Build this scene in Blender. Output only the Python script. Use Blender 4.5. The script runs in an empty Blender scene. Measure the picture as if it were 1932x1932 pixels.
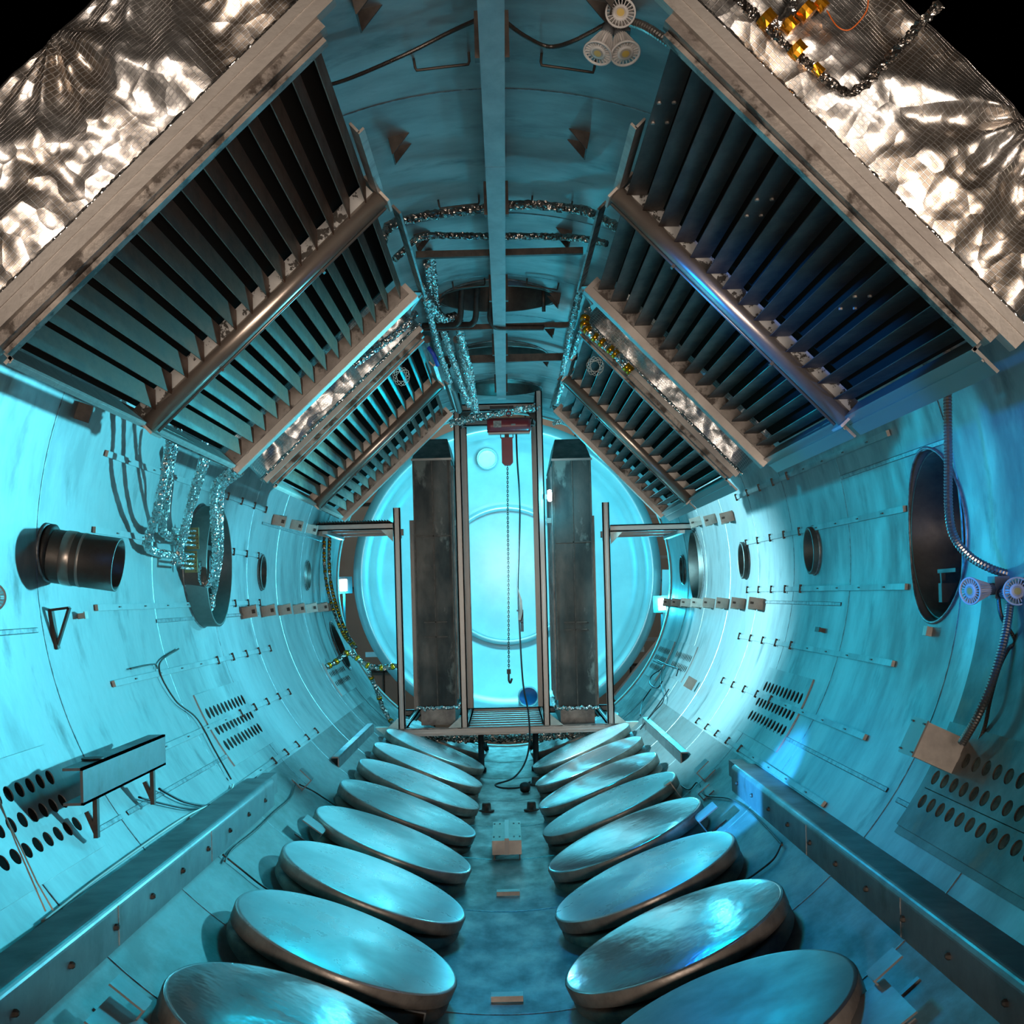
import bpy, math, random
from math import sin, cos, pi, radians, sqrt, atan2
from mathutils import Vector, Matrix, noise
random.seed(7)
sc = bpy.context.scene
col = sc.collection
V = Vector

# ------------------------------------------------------------------ camera
F, CX, CZ, R = 2500.0, 0.03, 2.086, 2.3
ROLL = -0.026
cd = bpy.data.cameras.new('camera'); cam = bpy.data.objects.new('camera', cd); col.objects.link(cam)
cam.location = (CX, 0, CZ); cam.rotation_euler = (pi/2, -ROLL, 0)
cd.sensor_width = 36; cd.lens = F/1932*36
cd.shift_x = (966-956)/1932; cd.shift_y = (1122-966)/1932
cd.clip_start = .05; cd.clip_end = 200
sc.camera = cam
# ------------------------------------------------------------------ world and lights
w = bpy.data.worlds.new('world'); sc.world = w; w.use_nodes = True
w.node_tree.nodes['Background'].inputs[0].default_value = (.10, .35, .45, 1)
w.node_tree.nodes['Background'].inputs[1].default_value = 0.0
sc.view_settings.view_transform = 'Standard'; sc.view_settings.look = 'None'
sc.view_settings.exposure = 0.0; sc.view_settings.gamma = 1
CYAN = (.0, .55, .78); BLUE = (.0, .13, 1.0); WARM = (1.0, .85, .72); ICE = (.16, .78, 1.0)

def light(kind, name, loc, energy, color, size=.3, target=None, spot=None, blend=.5):
    d = bpy.data.lights.new(name, kind); o = bpy.data.objects.new(name, d); col.objects.link(o)
    o.location = loc; d.energy = energy; d.color = color
    if kind == 'AREA':
        d.shape = 'DISK'; d.size = size
        if 'softbox' in name: d.spread = radians(50)
    else: d.shadow_soft_size = size
    if kind == 'SPOT': d.spot_size = radians(spot); d.spot_blend = blend
    if target is not None:
        o.rotation_euler = (V(target)-V(loc)).to_track_quat('-Z', 'Y').to_euler()
    return o
LIGHTS = [
 ('POINT', 'work_lamp_light_frame', (.50, 14.9, 3.20), 42, CYAN, .06, None, None),
 ('POINT', 'work_lamp_light_left', (-2.35, 18.9, 2.15), 120, (.02, .62, .95), .10, None, None),
 ('POINT', 'work_lamp_light_right', (2.2, 18.9, 1.95), 240, (.02, .64, .95), .10, None, None),
 ('AREA', 'door_flood_light', (0, 18.5, 4.0), 155, (.12, .78, .98), .8, (0, 22, 2.2), None),
 ('SPOT', 'cyan_flood_floor', (.1, 11.6, 3.85), 170, CYAN, .25, (-.2, 8.4, 0), 110),
 ('SPOT', 'cyan_flood_left_wall', (1.55, 10.2, 2.0), 1500, (.10, .66, .86), .06, (-2.3, 7.9, 2.05), 74),
 ('SPOT', 'cyan_fill_left_far', (.95, 14.3, 2.5), 640, (.12, .74, 1.0), .10, (-2.25, 13.6, 1.6), 92),  # unseen spot added to lift the far left wall
 ('SPOT', 'ice_fill_right_far', (-.95, 14.5, 2.7), 1450, (.34, .84, 1.0), .12, (2.25, 13.9, 1.55), 88),  # unseen spot added to whiten the far right wall
 ('SPOT', 'cyan_flood_right_wall', (-1.3, 14.9, 2.6), 150, (.0, .60, .88), .12, (2.3, 11.6, 2.1), 62),
 ('SPOT', 'cyan_flood_right_near', (-1.7, 9.2, 2.2), 26, CYAN, .12, (2.3, 8.2, 2.4), 70),
 ('SPOT', 'cyan_flood_ceiling_far', (.3, 12.2, 1.6), 46, CYAN, .2, (0, 12.5, 4.6), 110),
 ('SPOT', 'blue_flood_right', (-1.5, 5.0, 2.3), 620, (.0, .26, 1.0), .12, (2.25, 5.95, 2.95), 40),
 ('SPOT', 'blue_flood_rail', (-1.35, 8.0, 1.28), 3600, (.03, .40, 1.0), .05, (1.6, 8.75, .74), 17),
 ('SPOT', 'blue_flood_floor', (-.25, 11.8, 3.8), 80, BLUE, .05, (1.0, 8.0, .4), 40),
 ('SPOT', 'warm_flood_left_panel', (.25, 1.4, 1.9), 100, WARM, .35, (-1.05, 4.9, 3.35), 38),
 ('SPOT', 'warm_flood_right_panel', (-.15, 1.4, 1.9), 55, WARM, .35, (1.15, 4.9, 3.35), 38),
 ('AREA', 'softbox_left', (-1.3, -1.2, 2.6), 12.5, WARM, 1.6, (-1.2, 4, 3.6), None),  # large unseen area light added behind the camera to brighten the left blanket
 ('AREA', 'softbox_right', (1.4, -1.2, 2.4), 16, WARM, 1.6, (1.3, 4, 3.5), None),  # same added area light for the right blanket
 ('SPOT', 'warm_long_throw', (0, .5, 2.2), 70, WARM, .12, (0, 15, 2.0), 27),
 ('SPOT', 'warm_floor', (0, .8, .80), 330, WARM, .2, (0, 8, .35), 56),  # unseen low spot added to warm the skirts while grazing the floor
 ('AREA', 'hall_light', (0, 23.6, 6.5), 70, (1, .9, .78), 3.0, (0, 26, 2.5), None),
]
GAIN = 1.0
for k, n, loc, e, c, s, t, sp in LIGHTS: light(k, n, loc, e*GAIN, c, s, t, sp)

# ------------------------------------------------------------------ coordinates
S_, C_ = sin(ROLL), cos(ROLL)
def ray(px, py):
    a, b = px-956, py-1122
    return (C_*a+S_*b)/F, -(-S_*a+C_*b)/F
def at(px, py, D):                       # the point seen at that pixel, D metres into the tank
    dx, dz = ray(px, py); return V((CX+dx*D, D, CZ+dz*D))
def wp(px, py, rho=1.0):                 # (depth, angle) where the sight line meets the shell
    dx, dz = ray(px, py); ox, oz = CX, CZ-R
    a = dx*dx+dz*dz; b = 2*(ox*dx+oz*dz); c = ox*ox+oz*oz-(rho*R)**2
    t = (-b+sqrt(b*b-4*a*c))/(2*a)
    return t, math.degrees(atan2(ox+dx*t, -(oz+dz*t)))
def cyl(th, y, r=R):                     # th in degrees from the bottom, positive to the right
    t = radians(th); return V((r*sin(t), y, R-r*cos(t)))
def wall(px, py, off=0.0):
    y, th = wp(px, py, (R-off)/R); return cyl(th, y, R-off)
def frame_at(th, y, r=R):                # local x = along circumference, y = along tank, z = inward
    t = radians(th)
    X = V((cos(t), 0, sin(t))); Y = V((0, 1, 0)); Z = V((-sin(t), 0, cos(t)))
    m = Matrix((X, Y, Z)).transposed().to_4x4(); m.translation = cyl(th, y, r); return m

# ------------------------------------------------------------------ materials
def mat(name, c, metal=0.0, rough=.5, c2=None, nscale=6, stretch=(1, 1, 1), bump=0.0, bscale=20, bstretch=(1, 1, 1), rvar=0.0, emit=None, spots=None, mix=(.35, .65)):
    m = bpy.data.materials.new(name); m.use_nodes = True
    nt = m.node_tree; N = nt.nodes; L = nt.links; b = N['Principled BSDF']
    b.inputs['Base Color'].default_value = (*c, 1); b.inputs['Metallic'].default_value = metal; b.inputs['Roughness'].default_value = rough
    if emit: b.inputs['Emission Color'].default_value = (*emit[0], 1); b.inputs['Emission Strength'].default_value = emit[1]
    if not (c2 or bump or rvar or spots): return m
    tc = N.new('ShaderNodeTexCoord')
    def noi(sc_, st, det=6):
        mp = N.new('ShaderNodeMapping'); mp.inputs['Scale'].default_value = st
        n = N.new('ShaderNodeTexNoise'); n.inputs['Scale'].default_value = sc_; n.inputs['Detail'].default_value = det; n.inputs['Roughness'].default_value = .62
        L.new(tc.outputs['Object'], mp.inputs[0]); L.new(mp.outputs[0], n.inputs['Vector']); return n.outputs['Fac']
    if c2 or rvar:
        n1 = noi(nscale, stretch)
        rmp = N.new('ShaderNodeMapRange'); rmp.inputs['From Min'].default_value = mix[0]; rmp.inputs['From Max'].default_value = mix[1]
        L.new(n1, rmp.inputs['Value'])
    colr = None
    if c2:
        mx = N.new('ShaderNodeMix'); mx.data_type = 'RGBA'; mx.inputs[6].default_value = (*c, 1); mx.inputs[7].default_value = (*c2, 1)
        L.new(rmp.outputs[0], mx.inputs[0]); colr = mx.outputs[2]
    if spots:                            # (colour, scale, from, to)
        n3 = noi(spots[1], stretch, 9)
        r3 = N.new('ShaderNodeMapRange'); r3.inputs['From Min'].default_value = spots[2]; r3.inputs['From Max'].default_value = spots[3]
        L.new(n3, r3.inputs['Value'])
        m3 = N.new('ShaderNodeMix'); m3.data_type = 'RGBA'; m3.inputs[6].default_value = (*c, 1); m3.inputs[7].default_value = (*spots[0], 1)
        if colr: L.new(colr, m3.inputs[6])
        L.new(r3.outputs[0], m3.inputs[0]); colr = m3.outputs[2]
    if colr: L.new(colr, b.inputs['Base Color'])
    if rvar:
        r2 = N.new('ShaderNodeMapRange'); r2.inputs['To Min'].default_value = rough; r2.inputs['To Max'].default_value = rough+rvar
        L.new(rmp.outputs[0], r2.inputs['Value']); L.new(r2.outputs[0], b.inputs['Roughness'])
    if bump:
        n2 = noi(bscale, bstretch, 4)
        bp = N.new('ShaderNodeBump'); bp.inputs['Strength'].default_value = bump; bp.inputs['Distance'].default_value = .02
        L.new(n2, bp.inputs['Height']); L.new(bp.outputs[0], b.inputs['Normal'])
    return m

M = {}
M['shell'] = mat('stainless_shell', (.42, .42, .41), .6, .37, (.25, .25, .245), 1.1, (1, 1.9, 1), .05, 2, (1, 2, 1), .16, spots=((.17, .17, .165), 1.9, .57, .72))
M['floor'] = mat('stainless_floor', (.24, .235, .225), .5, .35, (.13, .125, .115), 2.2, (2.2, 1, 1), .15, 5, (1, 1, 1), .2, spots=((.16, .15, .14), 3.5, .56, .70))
M['seam'] = mat('weld_seam', (.16, .16, .16), .6, .4, (.4, .4, .4), 20)
M['lid'] = mat('polished_lid', (.74, .75, .75), .5, .22, (.52, .53, .53), 2.2, (1, 1, 1), .10, 2.4, (1, 1.6, 1), .16, spots=((.40, .40, .40), 2.0, .5, .8))
M['lid_rippled'] = mat('rippled_lid', (.66, .68, .68), .8, .12, (.5, .51, .52), 2.0, (1, 1, 1), .30, 2.2, (1, 1.3, 1), .08)
M['lid_dimmed'] = mat('dimmed_lid', (.17, .17, .17), .5, .34, (.12, .12, .12), 2.2, (1, 1, 1), .06, 4, (1, 1, 1), .15)  # darker lid copy: the dim front corner put into its colour
M['skirt'] = mat('lid_skirt', (.56, .47, .40), .5, .32, (.26, .22, .19), 5, (1, 1, 1), .15, 9, (1, 1, 1), .15)
M['sleeve'] = mat('pump_sleeve', (.26, .18, .13), .6, .42, (.11, .095, .085), 5, (1, 1, 2), .15, 9, (1, 1, 1), .15)
M['fin'] = mat('dark_fin_lit', (.24, .135, .085), .45, .45, (.13, .075, .05), 4, (3, 1, 3), .05, 12, (1, 1, 1), .12, spots=((.22, .17, .13), 6, .62, .75))  # brown base stands in for the warm light on the left fins
M['fin_shaded'] = mat('dark_fin_shaded', (.085, .056, .045), .45, .45, (.05, .036, .032), 4, (3, 1, 3), .05, 12, (1, 1, 1), .12)  # shaded copy of the fin material for the dimly lit right panels
M['beam'] = mat('brushed_beam', (.50, .455, .41), .65, .42, (.36, .32, .29), 3, (1, 4, 1), .06, 20, (1, 1, 1), .1, spots=((.22, .18, .15), 7, .62, .74))
M['beam_dirty'] = mat('stained_beam', (.34, .30, .265), .6, .45, (.20, .17, .15), 8, (1, 1, 1), .12, 24, (1, 1, 1), .1, spots=((.07, .055, .045), 10, .52, .60))
M['tube'] = mat('polished_tube', (.56, .48, .41), .75, .30, (.44, .37, .32), 5, (1, 4, 1), .03, 9)
M['tab'] = mat('mottled_tab', (.62, .60, .57), .2, .6, None, 6, (1, 1, 1), .1, 20, spots=((.07, .06, .05), 16, .53, .56))
M['dark'] = mat('interior_shade', (.025, .022, .02), .3, .6)  # near-black base that stands for shade in gaps and holes
M['nozzle'] = mat('nozzle_steel', (.22, .195, .175), .75, .38, (.13, .115, .10), 5, (1, 1, 1), .08, 9, (1, 1, 1), .15)
M['black'] = mat('black_rubber', (.015, .015, .016), 0, .5)
M['bracket'] = mat('bracket_steel', (.60, .53, .46), .25, .45, (.46, .40, .35), 12)
M['gusset'] = mat('gusset_steel', (.11, .09, .075), .5, .5, (.06, .05, .045), 15)
M['alu'] = mat('aluminium_extrusion', (.29, .275, .26), .7, .38, (.30, .28, .265), 3, (1, 1, 5))
M['box'] = mat('soot_stained_panel', (.085, .08, .072), .5, .40, (.04, .037, .034), 3.0, (1, 1, .5), .08, 8, (1, 1, 1), .2, spots=((.20, .18, .155), 2.6, .60, .66))
M['boxcap'] = mat('stained_cap', (.24, .22, .20), .5, .4, (.10, .09, .085), 6)
M['ceilbeam'] = mat('rail_paint', (.42, .44, .44), .5, .42, (.30, .31, .32), 4, (2, 1, 2))
M['conduit'] = mat('flexible_conduit', (.46, .43, .40), .9, .28)
M['conduit_dark'] = mat('dark_conduit', (.10, .085, .075), .8, .35)
M['white'] = mat('lamp_white', (.78, .74, .71), 0, .45)
M['socket'] = mat('lamp_socket', (.18, .19, .2), .2, .45)
M['led'] = mat('led_yellow', (.70, .48, .12), 0, .3)
M['red'] = mat('hoist_red', (.30, .02, .025), 0, .35, (.22, .015, .02), 6)
M['plate'] = mat('hoist_plate', (.10, .12, .12), .3, .4, (.3, .3, .28), 40)
M['gold'] = mat('polyimide_tape', (1.0, .45, .03), .85, .20, (.75, .28, .01), 40)
M['board'] = mat('olive_board', (.22, .21, .08), 0, .5)
M['hole_tan'] = mat('hole_shade', (.22, .16, .11), .2, .7, (.09, .07, .055), 14)
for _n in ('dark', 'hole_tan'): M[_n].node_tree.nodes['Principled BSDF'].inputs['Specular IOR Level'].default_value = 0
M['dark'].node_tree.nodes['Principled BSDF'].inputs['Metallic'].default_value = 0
M['hall'] = mat('hall_panel', (.50, .46, .40), 0, .7, (.46, .42, .37), 3)
M['hallfloor'] = mat('hall_concrete', (.30, .28, .25), 0, .6)
M['door'] = mat('door_steel', (.72, .74, .74), .35, .32, (.62, .64, .65), 2, (1, 1, 1), .05, 4)
M['stand'] = mat('stand_paint', (.80, .82, .82), 0, .4)
M['redpaint'] = mat('red_paint', (.35, .03, .02), 0, .5)
M['yellow'] = mat('yellow_paint', (.75, .45, .05), 0, .5)
M['lens'] = mat('lamp_lens', (.8, .95, 1), 0, .2, emit=((.75, .95, 1), 60))
M['blue'] = mat('blue_glass', (.02, .25, .6), 0, .1)
M['cord'] = mat('white_cord', (.75, .66, .58), 0, .6)
M['copper'] = mat('orange_wire', (.75, .16, .03), 0, .4)
M['bluetape'] = mat('blue_tape', (.02, .06, .45), 0, .5)

def foil_mat(name, c, c2, wrinkle, wscale, rough=.2, grid=0.0):
    m = bpy.data.materials.new(name); m.use_nodes = True
    nt = m.node_tree; N = nt.nodes; L = nt.links; b = N['Principled BSDF']
    b.inputs['Metallic'].default_value = .96; b.inputs['Roughness'].default_value = rough
    tc = N.new('ShaderNodeTexCoord')
    n0 = N.new('ShaderNodeTexNoise'); n0.inputs['Scale'].default_value = 3.5; n0.inputs['Detail'].default_value = 5
    L.new(tc.outputs['Object'], n0.inputs['Vector'])
    mr = N.new('ShaderNodeMapRange'); mr.inputs['From Min'].default_value = .4; mr.inputs['From Max'].default_value = .6; L.new(n0.outputs['Fac'], mr.inputs['Value'])
    mx = N.new('ShaderNodeMix'); mx.data_type = 'RGBA'; mx.inputs[6].default_value = (*c, 1); mx.inputs[7].default_value = (*c2, 1); L.new(mr.outputs[0], mx.inputs[0])
    colr = mx.outputs[2]
    vo = N.new('ShaderNodeTexVoronoi'); vo.inputs['Scale'].default_value = wscale; L.new(tc.outputs['Object'], vo.inputs['Vector'])
    n2 = N.new('ShaderNodeTexNoise'); n2.inputs['Scale'].default_value = wscale*.5; n2.inputs['Detail'].default_value = 3; L.new(tc.outputs['Object'], n2.inputs['Vector'])
    ad = N.new('ShaderNodeMath'); ad.operation = 'ADD'; L.new(vo.outputs['Distance'], ad.inputs[0]); L.new(n2.outputs['Fac'], ad.inputs[1])
    bp = N.new('ShaderNodeBump'); bp.inputs['Strength'].default_value = wrinkle; bp.inputs['Distance'].default_value = .012; L.new(ad.outputs[0], bp.inputs['Height'])
    last = bp.outputs[0]
    if grid:
        uv = N.new('ShaderNodeUVMap')
        br = N.new('ShaderNodeTexBrick'); br.offset = 0; br.inputs['Scale'].default_value = 1; br.inputs['Brick Width'].default_value = grid; br.inputs['Row Height'].default_value = grid*.62
        br.inputs['Mortar Size'].default_value = grid*.09; br.inputs['Mortar Smooth'].default_value = .6
        br.inputs['Color1'].default_value = (0, 0, 0, 1); br.inputs['Color2'].default_value = (0, 0, 0, 1); br.inputs['Mortar'].default_value = (1, 1, 1, 1)
        L.new(uv.outputs[0], br.inputs['Vector'])
        b2 = N.new('ShaderNodeBump'); b2.inputs['Strength'].default_value = .9; b2.inputs['Distance'].default_value = .004
        L.new(br.outputs['Color'], b2.inputs['Height']); L.new(last, b2.inputs['Normal']); last = b2.outputs[0]
        m2 = N.new('ShaderNodeMix'); m2.data_type = 'RGBA'; L.new(br.outputs['Fac'], m2.inputs[0]); L.new(colr, m2.inputs[6]); m2.inputs[7].default_value = (.95, .92, .90, 1); colr = m2.outputs[2]
    L.new(colr, b.inputs['Base Color']); L.new(last, b.inputs['Normal'])
    return m
M['foil'] = foil_mat('crinkled_foil', (.72, .68, .64), (.86, .84, .82), 1.0, 42, .16)
M['foil_dark'] = foil_mat('dark_foil', (.34, .30, .27), (.5, .46, .42), 1.0, 38, .22)
M['mli'] = foil_mat('stitched_blanket', (.50, .41, .33), (.80, .76, .72), .75, 14, .34, .021)
M['mli_dark'] = foil_mat('stitched_blanket_far', (.42, .42, .42), (.72, .70, .68), .7, 10, .32, .022)

# ------------------------------------------------------------------ mesh helpers
class MB:
    def __init__(s): s.v = []; s.f = []; s.sm = []
    def add(s, vs, fs, smooth=False):
        n = len(s.v); s.v += [V(p) for p in vs]
        for f in fs: s.f.append([i+n for i in f]); s.sm.append(smooth)
        return s
    def box(s, c, size, mtx=None):
        hx, hy, hz = size[0]/2, size[1]/2, size[2]/2
        P = [V((x, y, z)) for x in (-hx, hx) for y in (-hy, hy) for z in (-hz, hz)]
        P = [V(c)+p for p in P]
        if mtx is not None: P = [mtx @ p for p in P]
        return s.add(P, [(0, 1, 3, 2), (4, 6, 7, 5), (0, 4, 5, 1), (2, 3, 7, 6), (0, 2, 6, 4), (1, 5, 7, 3)])
    def bar(s, p, q, wd, ht, up=(0, 0, 1)):       # rectangular bar from p to q
        p, q = V(p), V(q); d = (q-p); ln = d.length; d.normalize(); sd = d.cross(V(up)); sd.normalize(); u = sd.cross(d)
        m = Matrix((sd, d, u)).transposed().to_4x4(); m.translation = (p+q)/2
        return s.box((0, 0, 0), (wd, ln, ht), m)
    def prism(s, poly, depth, mtx):               # poly in local xy, extruded along local z
        n = len(poly); P = [mtx @ V((x, y, 0)) for x, y in poly]+[mtx @ V((x, y, depth)) for x, y in poly]
        return s.add(P, [tuple(range(n))[::-1], tuple(range(n, 2*n))]+[(i, (i+1) % n, n+(i+1) % n, n+i) for i in range(n)])
    def lathe(s, prof, mtx=None, seg=32, smooth=True, cap=True):   # prof [(r, z)], axis local z
        mtx = mtx or Matrix.Identity(4); P = []; n = len(prof)
        for r, z in prof:
            for k in range(seg):
                a = 2*pi*k/seg; P.append(mtx @ V((r*cos(a), r*sin(a), z)))
        fs = [(i*seg+k, i*seg+(k+1) % seg, (i+1)*seg+(k+1) % seg, (i+1)*seg+k) for i in range(n-1) for k in range(seg)]
        s.add(P, fs, smooth)
        if cap:
            b = len(s.v)-n*seg
            if prof[0][0] > 1e-4: s.f.append([b+k for k in range(seg)][::-1]); s.sm.append(False)
            if prof[-1][0] > 1e-4: s.f.append([b+(n-1)*seg+k for k in range(seg)]); s.sm.append(False)
        return s
    def tube(s, pts, r, seg=10, rf=None, cap=True, smooth=True):
        pts = [V(p) for p in pts]; n = len(pts); P = []; T = []
        for i in range(n):
            t = pts[min(i+1, n-1)]-pts[max(i-1, 0)]; T.append(t.normalized() if t.length > 1e-9 else V((0, 0, 1)))
        a = V((0, 0, 1)) if abs(T[0].z) < .9 else V((1, 0, 0))
        nr = T[0].cross(a).normalized()
        for i in range(n):
            nr = (nr-T[i]*nr.dot(T[i])); nr.normalize(); bn = T[i].cross(nr)
            for k in range(seg):
                an = 2*pi*k/seg; rr = r*(rf(i, k) if rf else 1)
                P.append(pts[i]+(nr*cos(an)+bn*sin(an))*rr)
        fs = [(i*seg+k, i*seg+(k+1) % seg, (i+1)*seg+(k+1) % seg, (i+1)*seg+k) for i in range(n-1) for k in range(seg)]
        s.add(P, fs, smooth)
        if cap:
            b = len(s.v)-n*seg
            s.f.append([b+k for k in range(seg)][::-1]); s.sm.append(False); s.f.append([b+(n-1)*seg+k for k in range(seg)]); s.sm.append(False)
        return s
    def build(s, name, m, parent=None, origin=None):
        if parent is not None: o0 = V(parent['_o']) if '_o' in parent else V(parent.location)
        elif origin is not None: o0 = V(origin)
        else:
            lo = [min(v[i] for v in s.v) for i in range(3)]; hi = [max(v[i] for v in s.v) for i in range(3)]
            o0 = V(((lo[0]+hi[0])/2, (lo[1]+hi[1])/2, lo[2]))
        me = bpy.data.meshes.new(name); me.from_pydata([tuple(v-o0) for v in s.v], [], s.f)
        me.polygons.foreach_set('use_smooth', s.sm); me.update()
        me.materials.append(m); o = bpy.data.objects.new(name, me); col.objects.link(o)
        if parent is not None: o.parent = parent; o['_o'] = tuple(o0)
        else: o.location = o0; o['_o'] = tuple(o0)
        return o
def fixn(o):                                       # consistent outward normals
    import bmesh
    b = bmesh.new(); b.from_mesh(o.data); bmesh.ops.recalc_face_normals(b, faces=b.faces); b.to_mesh(o.data); b.free()
def T(o, label, cat, group=None):
    o['label'] = label; o['category'] = cat
    if group: o['group'] = group
    return o
def struct(o, label=None):
    o['kind'] = 'structure'
    if label: o['label'] = label
    return o
def thing(name, loc, label, cat, group=None, mtx=None):
    o = bpy.data.objects.new(name, None); o.empty_display_size = .1; col.objects.link(o); o.location = loc
    return T(o, label, cat, group)
def copy_tree(o, parent=None):
    c = o.copy(); col.objects.link(c); c.parent = parent
    for ch in o.children: copy_tree(ch, c)
    return c
def smooth_path(pts, n=8):
    pts = [V(p) for p in pts]; out = []
    for i in range(len(pts)-1):
        p0 = pts[max(i-1, 0)]; p1 = pts[i]; p2 = pts[i+1]; p3 = pts[min(i+2, len(pts)-1)]
        for k in range(n):
            t = k/n; out.append(.5*((2*p1)+(p2-p0)*t+(2*p0-5*p1+4*p2-p3)*t*t+(3*p1-p0-3*p2+p3)*t**3))
    out.append(pts[-1]); return out
def resample(pts, step):
    out = [pts[0]]; acc = 0
    for a, b in zip(pts, pts[1:]):
        L = (b-a).length; d = step-acc
        while d <= L and L > 0: out.append(a+(b-a)*(d/L)); d += step
        acc = (acc+L) % step
    out.append(pts[-1]); return out
def conduit(name, pts, r, m, label=None, cat=None, parent=None, step=None):
    st = step or r*.35
    p = resample(smooth_path(pts, 10), st)
    o = MB().tube(p, r, 10, lambda i, k: 1.0 if i % 2 else .84, smooth=False).build(name, m, parent)
    if label: T(o, label, cat)
    return o
def foil_hose(name, pts, r, m, label=None, cat='hose', parent=None, group=None, amp=.20, bands=0):
    p = resample(smooth_path(pts, 8), r*.55)
    sd = random.random()*50
    f = lambda i, k: 1+amp*noise.noise(V((i*.55+sd, cos(k*2*pi/12)*1.6, sin(k*2*pi/12)*1.6)))*2
    o = MB().tube(p, r, 12, f, smooth=False).build(name, m, parent)
    if label: T(o, label, cat, group)
    if bands and parent is None:
        for j in range(bands):
            i = int((j+.6)*len(p)/bands+random.uniform(-2, 2)); i = max(1, min(len(p)-3, i))
            MB().tube(p[i-1:i+2], r*1.25, 12, cap=True).build('tape_band', M['gold'], o)
    return o
ORD = ['first', 'second', 'third', 'fourth', 'fifth', 'sixth', 'seventh', 'eighth', 'ninth', 'tenth', 'eleventh', 'twelfth', 'thirteenth', 'fourteenth', 'fifteenth']
YEND = 18.2

# ================================================================== the tank shell
PORTS = [  # angle, y, radius, inward rim, name word
 (91.0, 6.96, .455, .00, 'R'), (91.3, 9.73, .175, .045, 'R'), (91.3, 12.5, .175, .05, 'R'), (91.5, 15.6, .43, .06, 'R'), (91.2, 16.92, .185, .03, 'R'),
 (-91.5, 10.0, .455, .17, 'L'), (-91.5, 12.58, .17, .03, 'L'), (-91.8, 15.45, .17, .03, 'L'), (-69.0, 17.05, .33, .02, 'L'), (-91.5, 6.72, .142, .0, 'L'),
 (179.5, 11.05, .50, .05, 'C'), (179.6, 13.6, .50, .05, 'C'), (179.6, 15.9, .50, .05, 'C')]
def shell(name, a0, a1, y0, m, cutters, y1=YEND):
    b = MB(); nth = max(2, int(round((a1-a0)/1.5))); ny = 30
    rows = []
    for rr in (R, R+.05):
        rows.append([[cyl(a0+(a1-a0)*i/nth, y0+(y1-y0)*j/ny, rr) for j in range(ny+1)] for i in range(nth+1)])
    P = [p for g in rows for r_ in g for p in r_]; n1 = (nth+1)*(ny+1)
    I = lambda s, i, j: s*n1+i*(ny+1)+j
    fs = []
    for i in range(nth):
        for j in range(ny):
            fs.append((I(0, i, j), I(0, i, j+1), I(0, i+1, j+1), I(0, i+1, j))); fs.append((I(1, i, j), I(1, i+1, j), I(1, i+1, j+1), I(1, i, j+1)))
    for i in range(nth):
        fs.append((I(0, i, 0), I(0, i+1, 0), I(1, i+1, 0), I(1, i, 0))); fs.append((I(0, i, ny), I(1, i, ny), I(1, i+1, ny), I(0, i+1, ny)))
    for j in range(ny):
        fs.append((I(0, 0, j), I(1, 0, j), I(1, 0, j+1), I(0, 0, j+1))); fs.append((I(0, nth, j), I(0, nth, j+1), I(1, nth, j+1), I(1, nth, j)))
    b.add(P, fs, True); o = b.build(name, m, origin=(0, 0, R)); fixn(o)
    tmp = []
    for th, y, r, rim, sd in PORTS:
        if sd not in cutters or not (a0 < th < a1): continue
        fm = frame_at(th, y)
        c = MB().lathe([(r, -.4), (r, .4)], fm, 48).build('cut', m, origin=(0, 0, R)); fixn(c); tmp.append(c)
        md = o.modifiers.new('b', 'BOOLEAN'); md.operation = 'DIFFERENCE'; md.solver = 'EXACT'; md.object = c
    if tmp:
        dg = bpy.context.evaluated_depsgraph_get(); dg.update()
        me = bpy.data.meshes.new_from_object(o.evaluated_get(dg)); o.modifiers.clear(); o.data = me
        for c in tmp: bpy.data.objects.remove(c)
    me = o.data; me.polygons.foreach_set('use_smooth', [True]*len(me.polygons)); me.set_sharp_from_angle(angle=radians(22)); me.update()
    return struct(o)
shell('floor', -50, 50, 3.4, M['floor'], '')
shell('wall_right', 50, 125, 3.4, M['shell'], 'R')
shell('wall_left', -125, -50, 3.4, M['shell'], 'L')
shell('ceiling', 125, 235, 4.8, M['shell'], 'C')  # front cut short so the shadowed top corners open to black

def ring(name, y, m, wd=.022, ht=.006, a0=-180, a1=180):
    P = []; fs = []; n = int((a1-a0)/3)
    prof = [(-wd/2, 0), (-wd/4, -ht), (wd/4, -ht), (wd/2, 0)]
    for i in range(n+1):
        for dy, dr in prof: P.append(cyl(a0+(a1-a0)*i/n, y+dy, R+dr+.001))
    for i in range(n):
        for k in range(3): fs.append((i*4+k, (i+1)*4+k, (i+1)*4+k+1, i*4+k+1))
    return struct(MB().add(P, fs, True).build(name, m))
for i, y in enumerate((5.35, 6.58, 8.72, 10.43, 11.9, 13.4, 15.0, 16.5)):
    ring('trim_%d' % (i+1), y, M['seam'], .016, .004, *((-125, 125) if y < 4.8 else (-180, 180)))
# end flange
b = MB(); b.lathe([(R+.0, 0), (R+.22, 0), (R+.22, .14), (R-.012, .14), (R-.012, -.03), (R+.0, -.03)], Matrix.Translation((0, YEND, R)) @ Matrix.Rotation(-pi/2, 4, 'X'), 96, cap=False)
struct(b.build('trim_9', M['bracket']))
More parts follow.
